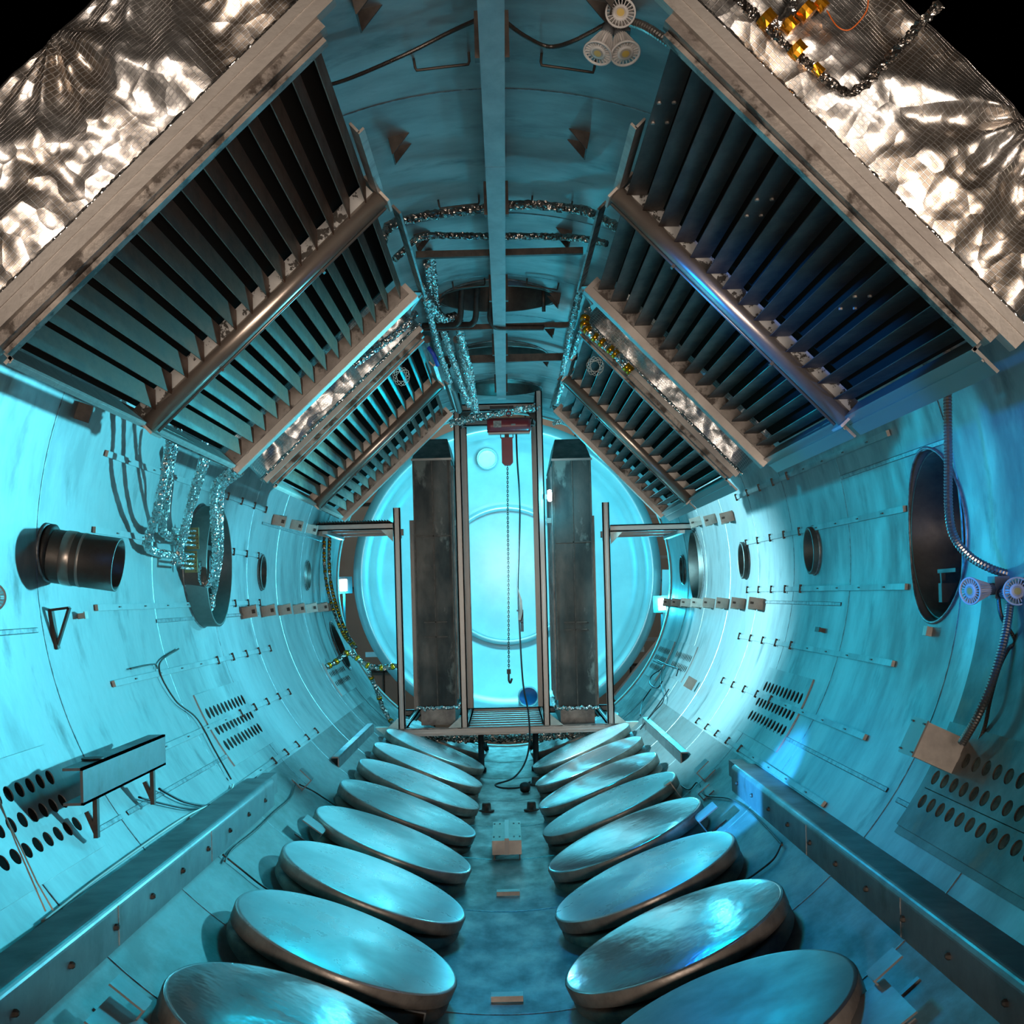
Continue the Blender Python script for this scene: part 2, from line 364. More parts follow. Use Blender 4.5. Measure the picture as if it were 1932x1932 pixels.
# stained liner sheet low on the near right wall
M['liner'] = mat('rusty_liner', (.19, .165, .14), .45, .42, (.10, .085, .07), 2.4, (1, 1, 1), .1, 6, (1, 1, 1), .15, spots=((.22, .12, .07), 2.2, .56, .68))
P = []; nn = 20
for i in range(nn+1):
    for y in (3.42, 6.27): P.append(cyl(53+(83-53)*i/nn, y, R-.004))
b = MB().add(P, [(2*i, 2*i+1, 2*i+3, 2*i+2) for i in range(nn)], True); b.add([cyl(53+30*i/nn, 6.27, r_) for i in range(nn+1) for r_ in (R-.004, R)], [(2*i, 2*i+1, 2*i+3, 2*i+2) for i in range(nn)])
struct(b.build('trim_40', M['liner']))
# longitudinal liner laps
for i, (th, y0, y1) in enumerate([(81.6, 8.9, 12.2), (-81.8, 4.9, 6.5), (-81.8, 8.7, 12.3), (57, 6.7, 10.4), (-56.5, 4.8, 6.6), (-56.5, 6.7, 10.4), (102.5, 6.6, 8.7), (-103, 12.4, 16.4), (56.5, 4.5, 6.5), (67.5, 4.4, 5.3)]):
    P = [cyl(th+a, y, R-h) for y in (y0, y1) for a, h in ((-.35, 0), (-.25, .006), (.25, .006), (.35, 0))]
    struct(MB().add(P, [(0, 1, 5, 4), (1, 2, 6, 5), (2, 3, 7, 6)]).build('trim_%d' % (i+10), M['seam']))

# ------------------------------------------------------------------ port nozzles
plab = {('R', 6.96): ('large open port nozzle in the right wall behind the flexible conduit', 'large'),
 ('R', 9.73): ('small rimmed port in the right wall, nearest of the small ones', 'small'),
 ('R', 12.5): ('small rimmed port in the right wall between the two ends of the wall strips', 'small'),
 ('R', 15.6): ('large port nozzle in the right wall crossed by the row of angle brackets', 'large'),
 ('R', 16.92): ('narrow small port in the right wall closest to the open tank end', 'small'),
 ('L', 10.0): ('large port nozzle with protruding collar in the left wall, foil hoses running into it', 'large'),
 ('L', 12.58): ('small dark port in the left wall, nearest of the small ones', 'small'),
 ('L', 15.45): ('small dark port in the left wall close to the gold-banded cables', 'small'),
 ('L', 17.05): ('dark oval port low in the left wall below the gold-banded cables', 'port'),
 ('L', 6.72): ('wall socket behind the short steel pipe stub on the left', 'small'),
 ('C', 11.05): ('large dark ceiling port with pipes coming down out of it', 'large'),
 ('C', 13.6): ('dark ceiling port behind the second crossbar', 'large'),
 ('C', 15.9): ('dark ceiling port nearest the hoist', 'large')}
for th, y, r, rim, sd in PORTS:
    fm = frame_at(th, y); o0 = fm.translation
    # follow the wall curvature at the outer end by starting below the surface
    t = thing('port_nozzle', o0, plab[(sd, y)][0], 'port')
    dep = .55 if r > .3 else .35
    MB().lathe([(r, -dep), (r-.001, rim), (r-.015, rim+.004), (r-.022, rim), (r-.022, -dep)], fm, 56, cap=False).build('sleeve', M['nozzle'], t)
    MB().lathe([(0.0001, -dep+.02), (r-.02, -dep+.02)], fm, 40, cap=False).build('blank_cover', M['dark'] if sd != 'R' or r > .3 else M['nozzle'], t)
    if rim == 0 and r > .3 or True:           # weld bead hugging the curved wall
        pts = []
        for k in range(49):
            a = 2*pi*k/48; lx, ly = r*1.01*cos(a), r*1.01*sin(a)
            pts.append(cyl(th+math.degrees(math.asin(max(-1, min(1, lx/R)))), y+ly, R-.004))
        MB().tube(pts, .009, 6, cap=False).build('weld_bead', M['seam'], t)

# ------------------------------------------------------------------ pump covers (both floor rows)
def pump_cover(lidmat, label):
    t = thing('pump_cover', (0, 0, 0), label, 'pump cover', 'round pump covers along the floor')
    a = .59
    MB().lathe([(.0001, .016), (a*.4, .015), (a*.75, .010), (a*.97, .002), (a*.995, .0), (a, -.006)], None, 72, cap=False).build('lid', lidmat, t)
    MB().lathe([(a, -.004), (a+.004, -.012), (a+.002, -.075), (a-.012, -.082), (a-.035, -.083)], None, 72, cap=False).build('skirt', M['skirt'], t)
    MB().lathe([(a-.05, -.06), (a-.05, -.10), (a+.0, -.105), (a+.002, -.36)], None, 72, cap=False).build('sleeve', M['sleeve'], t)
    return t
protos = {}
for side in (1, -1):
    for n in range(1, 11):
        y = (6.615 if side > 0 else 6.66)+1.377*(n-2)
        if y > 17.5: continue
        key = {(1, 2): 'lid_rippled', (-1, 1): 'lid_rippled', (1, 4): 'lid_rippled', (1, 1): 'lid_dimmed', (1, 3): 'lid', (1, 7): 'lid_rippled', (1, 6): 'lid_rippled'}.get((side, n), 'lid')
        lab = '%s round steel pump cover from the front in the %s floor row' % (ORD[n-1], 'right' if side > 0 else 'left')
        if key == 'lid_rippled': lab += ', glossy and rippled'
        if n == 1 and side > 0: lab += ', dull, its colour darkened as if dimly lit'
        if key not in protos: protos[key] = pump_cover(M[key], lab); o = protos[key]
        else: o = copy_tree(protos[key])
        o['label'] = lab
        th = side*22.9; m = frame_at(th, y, 2.09)
        o.matrix_world = m @ Matrix.Rotation(random.uniform(0, 6), 4, 'Z')

# ------------------------------------------------------------------ wall strips with clips
for side in (1, -1):
    for i, th in enumerate((106.2, 95.3, 84.3, 73.3, 62.2, 51.1)):
        y0, y1 = 7.46, 12.45
        t = thing('wall_strip', cyl(side*th, y0), '%s long thin steel strip from the top on the %s wall' % (ORD[i], 'right' if side > 0 else 'left'), 'strip', 'long strips on the tank walls')
        wdeg = .45
        P = []; fs = []; n = 24
        for j in range(n+1):
            y = y0+(y1-y0)*j/n
            for a, h in ((-wdeg, .004), (-wdeg, .016), (wdeg, .016), (wdeg, .004)): P.append(cyl(side*th+a, y, R-h))
        for j in range(n):
            for k in range(3): fs.append((j*4+k, (j+1)*4+k, (j+1)*4+k+1, j*4+k+1))
        P2 = MB().add(P, fs); P2.add(P[:4], [(0, 1, 2, 3)]); P2.build('strip', M['shell'], t)
        fm = frame_at(side*th, y0, R)
        MB().box((0, -.008, .012), (.034, .010, .018), fm).build('end_stop', M['bracket'], t)
        for c in range(9):
            yy = y0+.42+c*.56
            fm = frame_at(side*th, yy, R)
            b = MB().box((0, 0, .018), (.008, .035, .008), fm)
            if c > 3: b.box((0, 0, .016), (.065, .010, .020), fm)
            b.build('clip', M['gusset'], t)

# ------------------------------------------------------------------ perforated plates
def perf_plate(side, y0, y1, rows, n, rx, ry, label, extra=.0, sp=None):
    fs_th = [r_ for r_ in rows]; tmid = side*sum(rows)/len(rows)
    t = thing('perforated_plate', cyl(tmid, (y0+y1)/2), label, 'perforated plate')
    h = .010; b = MB(); holes = MB()
    pitch = (y1-y0)/n; dth = abs(rows[0]-rows[1]); seg = 16
    rr = R-h
    def pt(a, y, r_=rr): return cyl(side*a, y, r_)
    for r_i in rows:
        for k in range(n):
            yc = y0+(k+.5)*pitch; ring_ = []; sq = []
            for q in range(seg):
                an = 2*pi*q/seg; cx, cy = cos(an), sin(an)
                ring_.append((r_i+math.degrees(rx/R)*cx, yc+ry*cy))
                mm = max(abs(cx), abs(cy)); sq.append((r_i+dth/2*cx/mm, yc+pitch/2*cy/mm))
            P = [pt(*q) for q in ring_]+[pt(*q) for q in sq]+[pt(q[0], q[1], R+.001) for q in ring_]
            b.add(P, [(i, (i+1) % seg, seg+(i+1) % seg, seg+i) for i in range(seg)]+[(2*seg+i, 2*seg+(i+1) % seg, (i+1) % seg, i) for i in range(seg)])
    a0, a1 = min(rows)-dth/2, max(rows)+dth/2
    mg = .07; dm = math.degrees(.09/R)
    Pb = [pt(a0+(a1-a0)*i/10, y, R-.005) for i in range(11) for y in (y0, y1)]
    holes.add(Pb, [(2*i, 2*i+1, 2*i+3, 2*i+2) for i in range(10)], True)
    def quadstrip(A0, A1, Y0, Y1):
        nn = 6; P = [pt(A0+(A1-A0)*i/nn, y) for i in range(nn+1) for y in (Y0, Y1)]
        b.add(P, [(2*i, 2*i+1, 2*i+3, 2*i+2) for i in range(nn)])
    quadstrip(a0-dm, a1+dm, y0-mg, y0); quadstrip(a0-dm, a1+dm, y1, y1+mg); quadstrip(a0-dm, a0, y0, y1); quadstrip(a1, a1+dm, y0, y1)
    for Y in (y0-mg, y1+mg):
        nn = 8; P = [cyl(side*(a0-dm+(a1-a0+2*dm)*i/nn), Y, r2) for i in range(nn+1) for r2 in (rr, R)]
        b.add(P, [(2*i, 2*i+1, 2*i+3, 2*i+2) for i in range(nn)])
    for A in (a0-dm, a1+dm): b.add([cyl(side*A, y, r2) for y in (y0-mg, y1+mg) for r2 in (rr, R)], [(0, 1, 3, 2)])
    b.build('perforated_sheet', M['liner'] if side > 0 and y0 < 5 else M['shell'], t); holes.build('hole_shade', M['hole_tan'] if side > 0 and y0 < 5 else M['dark'], t)  # added sheet: shade inside the holes put into its colour
    return t
perf_plate(1, 4.20, 6.22, (63.9, 60.85, 57.7), 16, .036, .042, 'perforated plate low on the right wall under the junction box')
perf_plate(-1, 4.20, 6.08, (64.4, 61.35, 58.3), 15, .036, .042, 'perforated plate low on the left wall beside the short channel')
perf_plate(1, 9.20, 10.58, (64.3, 61.05, 57.9), 11, .042, .042, 'perforated plate in mid depth on the right wall below a strip')
perf_plate(-1, 9.15, 10.50, (64.5, 61.3, 58.1), 11, .042, .042, 'perforated plate in mid depth on the left wall')
perf_plate(-1, 15.2, 16.55, (61.9, 58.7), 11, .036, .042, 'perforated plate far down the left wall')
perf_plate(1, 14.75, 16.1, (64.5, 61.3), 11, .042, .042, 'perforated plate far down the right wall behind the loose wires')
perf_plate(1, 16.7, 17.9, (64.3, 61.3, 58.1), 10, .042, .042, 'perforated plate on the right wall right at the tank opening')

# ------------------------------------------------------------------ floor rails
def rail(side, x, ztop, y0, y1, label):
    t = thing('floor_rail', (side*x, (y0+y1)/2, ztop-.2), label, 'rail')
    s = side; H = .19; W = .18; r = .035
    prof = []
    for k in range(7):
        a = pi/2*k/6; prof.append((x+r-r*sin(a), ztop-r+r*cos(a)))
    prof = [(x+W, ztop), (x+W, ztop-.012)]+[] if False else prof
    outer = [(x+W, ztop)]+prof+[(x, ztop-H)]
    inner = [(x+.012, ztop-H), (x+.012, ztop-.012), (x+W, ztop-.012)]
    poly = outer+inner; n = len(poly)
    P = [V((s*px, yy, pz)) for yy in (y0, y1) for px, pz in poly]
    b = MB(); b.add(P, [(i, (i+1) % n, n+(i+1) % n, n+i) for i in range(n)], False)
    # end caps as quads along the profile
    m_ = len(outer)
    for base in (0, n):
        b.add([P[base+i] for i in range(n)], [tuple(range(n))])
    o = b.build('channel', M['rail'], t); fixn(o)
    MB().box((s*(x+.10), y1+.20, ztop-.09), (.10, .44, .14)).build('splice', M['rail'], t)
    yy = 4.05
    while yy < y1:
        lg = MB().box((s*(x+.045), yy, ztop-H-.035), (.012, .05, .11)).box((s*(x+.03), yy, ztop-H-.088), (.07, .05, .01)).build('leg', M['gusset'], t)
        MB().lathe([(.014, 0), (.014, .010), (.007, .018)], Matrix.Translation((s*x, yy+.2, ztop-.10)) @ Matrix.Rotation(-s*pi/2, 4, 'Y'), 6, smooth=False).build('bolt', M['gusset'], t)
        yy += .55
    for k, ys in enumerate((y0+1.9, y0+3.6)):
        MB().box((s*(x-.001), ys, ztop-H/2-.01), (.004, .008, H*.85)).build('joint', M['seam'], t)
M['rail'] = mat('rail_steel', (.25, .25, .25), .6, .33, (.16, .16, .16), 3.0, (1, 1, 1), .05, 6, (1, 1, 1), .12, spots=((.14, .13, .12), 4, .58, .70))
rail(-1, 1.585, .885, 3.5, 9.0, 'long folded steel rail on short legs along the left side of the floor')
rail(1, 1.60, .835, 3.5, 9.45, 'long folded steel rail on short legs along the right side of the floor')

# short channel on the left wall
A = at(156, 1449, 5.8); Bq = at(312, 1388, 7.2)
t = thing('wall_channel', ((A.x-.05), 6.5, A.z-.15), 'short steel channel on two triangular brackets low on the left wall', 'channel')
b = MB(); H = .165
xz = A.x
for c, sz in (((xz-.006, 6.5, A.z-H/2), (.012, 1.4, H)), ((xz-.045, 6.5, A.z-.006), (.09, 1.4, .012)), ((xz-.045, 6.5, A.z-H+.006), (.09, 1.4, .012))): b.box(c, sz)
b.build('channel', M['rail'], t)
for yy in (6.02, 6.98):
    wl = V((-sqrt(R*R-(R-(A.z-H-.16))**2), yy, A.z-H-.16)); wl2 = V((-sqrt(R*R-(R-(A.z-H))**2)+.0, yy, A.z-H))
    MB().bar((xz-.015, yy, A.z-H), (xz-.015, yy, wl.z-.02), .02, .035, (0, 1, 0)).bar((xz-.015, yy, wl.z), (wl.x+.03, yy, wl.z+.10), .02, .03, (0, 1, 0)).build('bracket', M['gusset'], t)
MB().lathe([(.05, 0), (.05, .008)], Matrix.Translation((xz-.05, 6.1, A.z+.002)), 24).build('washer', M['gusset'], t)

# angle pieces further down
for sd, y0, y1, lab in ((-1, 11.9, 15.0, 'short steel angle lying along the left edge of the floor by the pump covers'), (1, 11.6, 14.9, 'short steel angle lying along the right edge of the floor by the pump covers')):
    x = 1.52; z = R-sqrt(R*R-x*x)+.09
    T(MB().box((sd*x, (y0+y1)/2, z-.055), (.012, y1-y0, .09)).box((sd*(x+.03), (y0+y1)/2, z), (.06, y1-y0, .012)).build('steel_angle', M['rail']), lab, 'angle')

# ================================================================== overhead louvre panels
SEC = {-1: (V((-.49, 0, 3.84)), V((-1.52, 0, 2.88))), 1: (V((.57, 0, 3.83)), V((1.53, 0, 2.83)))}
def panel(side, ys, near):
    A, B = SEC[side]; u = (B-A).normalized(); Lu = (B-A).length
    o = V((-u.z, 0, u.x)) if side > 0 else V((u.z, 0, -u.x))
    if (o.x*A.x+o.z*(A.z-R)) < 0: o = -o
    y0, y1, y2 = ys
    P = lambda uu, oo, y: A+u*uu+o*oo+V((0, y, 0))
    nm = ('near' if near else 'far'); sn = 'left' if side < 0 else 'right'
    t = thing('louvre_panel', P(Lu/2, 0, (y0+y2)/2), '%s %s overhead louvre panel of dark fins hung under a foil blanket' % (nm, sn), 'louvre panel', 'louvre panels under the ceiling')
    m = Matrix((u, V((0, 1, 0)), o)).transposed()                  # local: x along u, y along tank, z outward
    def lb(b, cu, cy, co, su, sy, so):
        mm = m.to_4x4(); mm.translation = P(cu, co, cy); return b.box((0, 0, 0), (su, sy, so), mm)
    # front beam: outer light bar, inner stained lip
    b = MB()
    if near: lb(b, Lu/2-.005, y0-.03, .062, Lu+.16, .05, .066); lb(b, Lu/2, y0-.055, .085, Lu+.17, .012, .03)
    else: lb(b, Lu/2, y0-.03, .045, Lu+.06, .05, .036)
    b.build('front_beam', M['beam'], t)
    b = MB(); lb(b, Lu/2, y0+.0, .014, Lu+.02, .06, .032); lb(b, Lu/2, y0+.03, -.012, Lu-.02, .04, .016); b.build('front_lip', M['beam_dirty'], t)
    # tube with end plates
    b = MB().tube([P(-.01, -.005, y1), P(Lu*.5, -.005, y1), P(Lu+.01, -.005, y1)], .040, 24); tb = b.build('cross_tube', M['tube'], t)
    b = MB().tube([P(0, -.046, y1+.028), P(Lu, -.046, y1+.028)], .007, 8); b.build('thin_pipe', M['alu'], t)
    for f in (.28, .72): lb(MB(), Lu*f, y1+.028, -.05, .012, .03, .022).build('pipe_clip', M['gusset'], t)
    for uu in (-.018, Lu+.018): lb(MB(), uu, y1+.02, .02, .012, .16, .15).build('end_plate', M['bracket'], t)
    # rear beam
    b = MB(); lb(b, Lu/2, y2-.01, .012, Lu+.06, .02, .105); lb(b, Lu/2, y2+.03, -.036, Lu+.06, .08, .012); b.build('rear_beam', M['beam'], t)
    for uu in (.10, Lu-.10):
        mm = m.to_4x4(); mm.translation = P(uu, .015, y2-.026)
        MB().lathe([(.018, 0), (.018, .006), (.010, .006), (.010, .001)], mm @ Matrix.Rotation(pi/2, 4, 'X'), 20, cap=False).build('bolt_ring', M['bracket'], t)
    # fins: chevrons, second leg cut short so the gaps go black, set the same way in both panels of a pair
    d1, d2 = ((V((0, 0, 1)), V((-1, 0, 0))) if side < 0 else (V((1, 0, 0)), V((0, 0, 1))))
    N = 14; pitch = (Lu-.02)/N; fm_ = M['fin'] if side < 0 else M['fin_shaded']
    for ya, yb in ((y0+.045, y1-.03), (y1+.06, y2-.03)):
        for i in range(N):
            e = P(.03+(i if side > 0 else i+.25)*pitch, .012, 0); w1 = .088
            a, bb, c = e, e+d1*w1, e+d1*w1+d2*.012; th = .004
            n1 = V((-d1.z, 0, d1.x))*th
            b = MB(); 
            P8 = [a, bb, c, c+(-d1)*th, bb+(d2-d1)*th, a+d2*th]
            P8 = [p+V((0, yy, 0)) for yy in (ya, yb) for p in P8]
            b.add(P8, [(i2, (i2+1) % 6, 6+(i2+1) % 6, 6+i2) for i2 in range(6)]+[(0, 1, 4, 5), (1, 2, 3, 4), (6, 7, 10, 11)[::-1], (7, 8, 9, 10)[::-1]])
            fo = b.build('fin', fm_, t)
            if side > 0 and near and ya < y1 and i in (0, 5, 10):
                q = MB()
                for s1 in (.18, .78):
                    for yy in (ya+.55, ya+.75):
                        q.lathe([(.007, 0), (.007, .006)], Matrix.Translation(e+d1*w1*s1+V((0, yy, 0))) @ Matrix.Rotation(pi, 4, 'X'), 6, smooth=False)
                for j_, s1 in enumerate((.18, .78)):
                    for yy in (ya+.55, ya+.75):
                        MB().lathe([(.008, -.007), (.008, 0)], Matrix.Translation(e+d1*w1*s1+V((0, yy, 0))), 6, smooth=False).build('rivet', M['beam'], fo)
    # notched tab plates that close the fins
    for yy, mt in ((y1-.012, M['tab'] if near else M['bracket']), (y2-.03, M['beam_dirty'])):
        lb(MB(), Lu/2, yy, .045, Lu, .008, .085).build('notched_plate', mt, t)
    # side channels and hanger irons
    mt = M['beam'] if near else M['bracket']
    b = MB(); sw = .11 if side > 0 else .03; lb(b, Lu+.005, (y0+y1)/2+.05, .04, .012, (y1-y0)-.1, .10); lb(b, Lu+sw/2, (y0+y1)/2+.05, .0, sw, (y1-y0)-.1, .012); lb(b, Lu+sw*.45, (y0+y1)/2+.05, -.008, .01, (y1-y0)-.1, .008); b.build('side_channel', M['alu'] if side > 0 else mt, t)
    b = MB(); lb(b, Lu+.005, (y1+y2)/2+.05, .04, .012, (y2-y1)-.1, .10); lb(b, Lu+sw/2, (y1+y2)/2+.05, .0, sw, (y2-y1)-.1, .012); lb(b, Lu+sw*.45, (y1+y2)/2+.05, -.008, .01, (y2-y1)-.1, .008); b.build('side_channel', M['alu'] if side > 0 else mt, t)
    b = MB(); lb(b, -.012, y1-.38, .03, .010, .84, .05); lb(b, -.022, y1-.38, .004, .03, .84, .010); b.build('side_channel', M['beam'], t)
    b = MB(); e1 = P(-.09, .03, y1+.45); e2 = P(-.10, .03, y2+.36); e3 = P(.02, .01, y2+.36)
    b.bar(e1, e2, .012, .055, o).bar(e2, e3, .012, .05, (0, 1, 0)).bar(e2, P(.0, .03, y2+.05), .03, .012, o); b.build('hanger_iron', M['beam_dirty'], t)
    b = MB(); b.bar(P(Lu+.02, .03, y1+.25), P(Lu+.03, .03, y2+.05), .05, .012, o); b.build('hanger_iron', M['beam_dirty'], t)
    # added dark sheet: shade in the fin gaps put into its colour
    b = MB(); lb(b, Lu/2, (y0+y2)/2, .125, Lu, y2-y0-.04, .006); b.build('gap_shade_sheet', M['dark'], t)
    # blanket: wrinkled front face rolling over the outer edge and the ends
    nu, no = (150, 70) if near else (90, 36)
    th = .58 if near else .52; P_ = []; uvs = []
    u0, u1 = -.05, Lu+(.07 if near else .05)
    for j in range(no+1):
        for i in range(nu+1):
            fu, fo_ = i/nu, j/no
            uu = u0+(u1-u0)*fu; ob = .095 if near else .060; oo = ob+(th-ob)*fo_
            y = y0-.02
            # rounding at the borders
            rb = min(fu, 1-fu)*(u1-u0); ro = (1-fo_)*(th-.095)
            for d_ in (rb, ro):
                if d_ < .09: y += .10*(1-sqrt(max(0, 1-(1-d_/.09)**2)))
            y -= .05*sin(pi*fu)**.5*min(1, fo_*3)
            p = V((uu*1.0+side*2+ (0 if near else 5), oo, side))
            # folds fan out from tie points on the outer edge
            fan = 0
            for k, (cu, co) in enumerate(((.42 if side < 0 else .70, 1.0), (.15, 1.02), (.86, .98))):
                dx, dy = fu-cu, (co-fo_)*.45; dd = sqrt(dx*dx+dy*dy)+.02; an = atan2(dx, dy)
                fan += .030*noise.noise(V((an*3.4, k*7+side, dd*1.3)))*math.exp(-dd*2.6)*min(1, dd*9)*2.2
            y -= fan+.034*noise.noise(p*2.3)*min(1, fo_*4)+.016*noise.noise(p*7)+.006*noise.noise(p*21)*min(1, fo_*5)
            P_.append(P(uu, oo, y)); uvs.append((uu, oo))
    fs = [(j*(nu+1)+i, j*(nu+1)+i+1, (j+1)*(nu+1)+i+1, (j+1)*(nu+1)+i) for j in range(no) for i in range(nu)]
    b = MB().add(P_, fs, True)
    # outer face and ends
    def sheet(fn, n1, n2):
        P2 = []
        for j in range(n2+1):
            for i in range(n1+1):
                P2.append(fn(i/n1, j/n2)); uvs.append((i/n1*1.5, j/n2*1.5))
        b.add(P2, [(j*(n1+1)+i, j*(n1+1)+i+1, (j+1)*(n1+1)+i+1, (j+1)*(n1+1)+i) for j in range(n2) for i in range(n1)], True)
    wr = lambda q: .03*noise.noise(q*4)+.012*noise.noise(q*11)
    sheet(lambda s, r_: P(.0+(Lu-.0)*s, th+.4*wr(P(u0+(u1-u0)*s, th, y0+.08+(y2-y0)*r_)), y0+.08+(y2-y0-.06)*r_), 40, 60)
    for ue in (.02, Lu-.03):
        sg = -1 if ue < .5 else 1
        sheet(lambda s, r_: P(ue+sg*(wr(P(ue, s*th, r_*3.5))*.4+.02*sin(pi*s)), .14+(th-.10)*s, y0+.08+(y2-y0-.06)*r_), 16, 60)
    bl = b.build('foil_blanket', M['mli'] if near else M['mli_dark'], t)
    uvl = bl.data.uv_layers.new(name='UVMap')
    for lp in bl.data.loops: uvl.data[lp.index].uv = uvs[lp.vertex_index]
    # foil edge strip along the beam
    pts = [P(u0+(u1-u0)*i/60, .102 if near else .07, y0-.045) for i in range(61)]
    MB().tube(resample(pts, .012), .011, 8, lambda i, k: 1+.7*noise.noise(V((i*.6, k*.9, side*3+near)))).build('foil_hem', M['foil'], t)
    return t, P, Lu
pnL, PL, LuL = panel(-1, (4.10, 5.82, 7.70), True)
pnR, PR, LuR = panel(1, (4.10, 5.82, 7.62), True)
pfL, PfL, _ = panel(-1, (8.95, 10.95, 12.75), False)
pfR, PfR, _ = panel(1, (8.85, 10.80, 12.65), False)

# ------------------------------------------------------------------ centre ceiling beam
bz = CZ+2.26
t = thing('ceiling_beam', (.028, 9.8, bz), 'long straight rail running down the middle of the ceiling', 'ceiling beam')
segs = [4.6, 7.0, 9.35, 12.0, 15.35]
for a, b_ in zip(segs, segs[1:]):
    MB().box((.028, (a+b_)/2, bz+.006), (.105, b_-a-.006, .012)).box((.028, (a+b_)/2, bz+.08), (.012, b_-a-.006, .14)).box((.028, (a+b_)/2, bz+.155), (.105, b_-a-.006, .012)).build('rail_length', M['ceilbeam'], t)
for y in (5.6, 7.9, 10.2, 12.5, 14.8):
    MB().box((-.035, y, bz+.1), (.02, .05, .20)).box((.091, y, bz+.1), (.02, .05, .20)).build('rail_clamp', M['gusset'], t)

# crossbars under the ceiling
for i, (x0, x1, py, D, hh) in enumerate(((785, 1100, 478, 9.05, .05), (800, 1080, 617, 11.4, .055), (810, 1090, 677, 13.2, .06))):
    a, c = at(x0, py+3*(i < 3), D), at(x1, py-4, D); z = (a.z+c.z)/2
    b = MB().box(((a.x+c.x)/2, D, z), (c.x-a.x, .045, .045 if i < 2 else .075))
    t = T(b.build('crossbar', M['gusset']), ['dark crossbar under the ceiling just behind the two foil hoses', 'dark crossbar under the ceiling passing the pipes from the first ceiling port', 'dark crossbar under the ceiling nearest the hoist'][i], 'crossbar', 'crossbars under the ceiling')

# ceiling handles and gussets
hl = ['nearest', 'middle', 'farthest']
for i, y in enumerate((6.13, 8.32, 10.5)):
    for sd, a0, a1 in ((-1, -171.6, -178.0), (1, 173.6, 167.3)):
        p = [cyl(a0, y, R), cyl(a0, y, R-.055), cyl((a0+a1)/2, y, R-.058), cyl(a1, y, R-.055), cyl(a1, y, R)]
        T(MB().tube(resample(p, .02), .007, 6).build('grab_bar', M['gusset']), '%s thin rod grab bar on the ceiling %s of the centre rail' % (hl[i], 'left' if sd < 0 else 'right'), 'grab bar', 'rod grab bars on the ceiling')
for i, y in enumerate((5.45, 7.15, 9.05, 10.92, 12.2, 13.75)):
    for sd in (-1, 1):
        th = sd*168.0; fm = frame_at(th, y)
        b = MB()
        for dy in (-.085, .085):
            m_ = fm @ Matrix.Translation((0, dy, 0)) @ Matrix.Rotation(pi/2, 4, 'X')
            b.prism([(-.055, 0), (-sd*.055, .09), (.055, 0)][::1], .008, m_)
        b.box((-sd*.058, 0, .045), (.008, .18, .09), fm)
        o = b.build('gusset_bracket', M['gusset']); fixn(o)
        T(o, '%s dark triangular gusset bracket on the ceiling %s of the centre rail' % (ORD[i], 'left' if sd < 0 else 'right'), 'bracket', 'triangular brackets on the ceiling')

# foil hoses across the ceiling
foil_hose('foil_hose', [at(718, 462, 7.8), at(738, 425, 7.9), at(800, 408, 8.05), at(900, 395, 8.15), at(985, 386, 8.1), at(1060, 392, 8.1), at(1110, 400, 8.0), at(1170, 432, 7.8)], .028, M['foil_dark'], 'foil-wrapped hose arching across the ceiling, the upper one')
foil_hose('foil_hose', [at(745, 490, 8.5), at(775, 460, 8.6), at(810, 445, 8.6), at(920, 446, 8.8), at(1020, 446, 8.8), at(1100, 450, 8.6), at(1145, 460, 8.5)], .022, M['foil_dark'], 'foil-wrapped hose running level across the ceiling, the lower one')

# conduits at the top and lamp clusters
conduit('flexible_conduit', [at(560, 170, 6.0), at(640, 155, 6.0), at(760, 105, 5.95), at(850, 60, 5.8), at(912, 32, 5.6)], .010, M['conduit_dark'], 'thin flexible conduit on the ceiling left of the centre rail', 'conduit')
conduit('flexible_conduit', [at(950, 38, 5.6), at(990, 68, 5.7), at(1035, 88, 5.8), at(1080, 78, 5.7), at(1145, 44, 5.6)], .010, M['conduit_dark'], 'thin flexible conduit sagging between the centre rail and the top lamps', 'conduit')
conduit('flexible_conduit', [at(1190, 42, 5.55), at(1215, 50, 5.5), at(1245, 68, 5.45), at(1300, 108, 5.4)], .021, M['conduit'], 'thick flexible conduit leaving the top lamps to the right', 'conduit')
def lamp_cluster(name, loc, label, heads, boxsize):
    t = thing(name, loc, label, 'lamp')
    MB().box(loc, boxsize).build('junction_box', M['socket'], t)
    for (p, d) in heads:
        p = V(p); d = V(d).normalized(); m = d.to_track_quat('Z', 'Y').to_matrix().to_4x4(); m.translation = p
        h = MB().lathe([(.022, -.085), (.027, -.08), (.027, -.03), (.024, -.025)], m, 20).build('socket', M['socket'], t)
        b = MB(); b.lathe([(.058, .062), (.063, .066), (.063, .074), (.056, .074), (.056, .064)], m, 36, cap=False).lathe([(.026, -.035), (.030, -.02), (.030, .06)], m, 20, cap=True)
        b.lathe([(.024, .062), (.034, .066), (.034, .070), (.022, .071)], m, 28, cap=False)
        for k in range(22):
            a = 2*pi*k/22; r_ = Matrix.Rotation(a, 4, 'Z')
            mm = m @ r_ @ Matrix.Rotation(pi/2, 4, 'X')
            b.prism([(.026, -.03), (.032, -.03), (.060, .062), (.060, .068), (.026, .068)], .0028, mm)
        b.build('finned_head', M['white'], h)
        MB().lathe([(.0001, .073), (.010, .073), (.016, .0725)], m, 20, cap=False).build('led_chip', M['led'], h)
        MB().lathe([(.016, .0722), (.024, .071)], m, 20, cap=False).build('reflector', M['bracket'], h)
    return t
tl = at(1166, 42, 5.62)
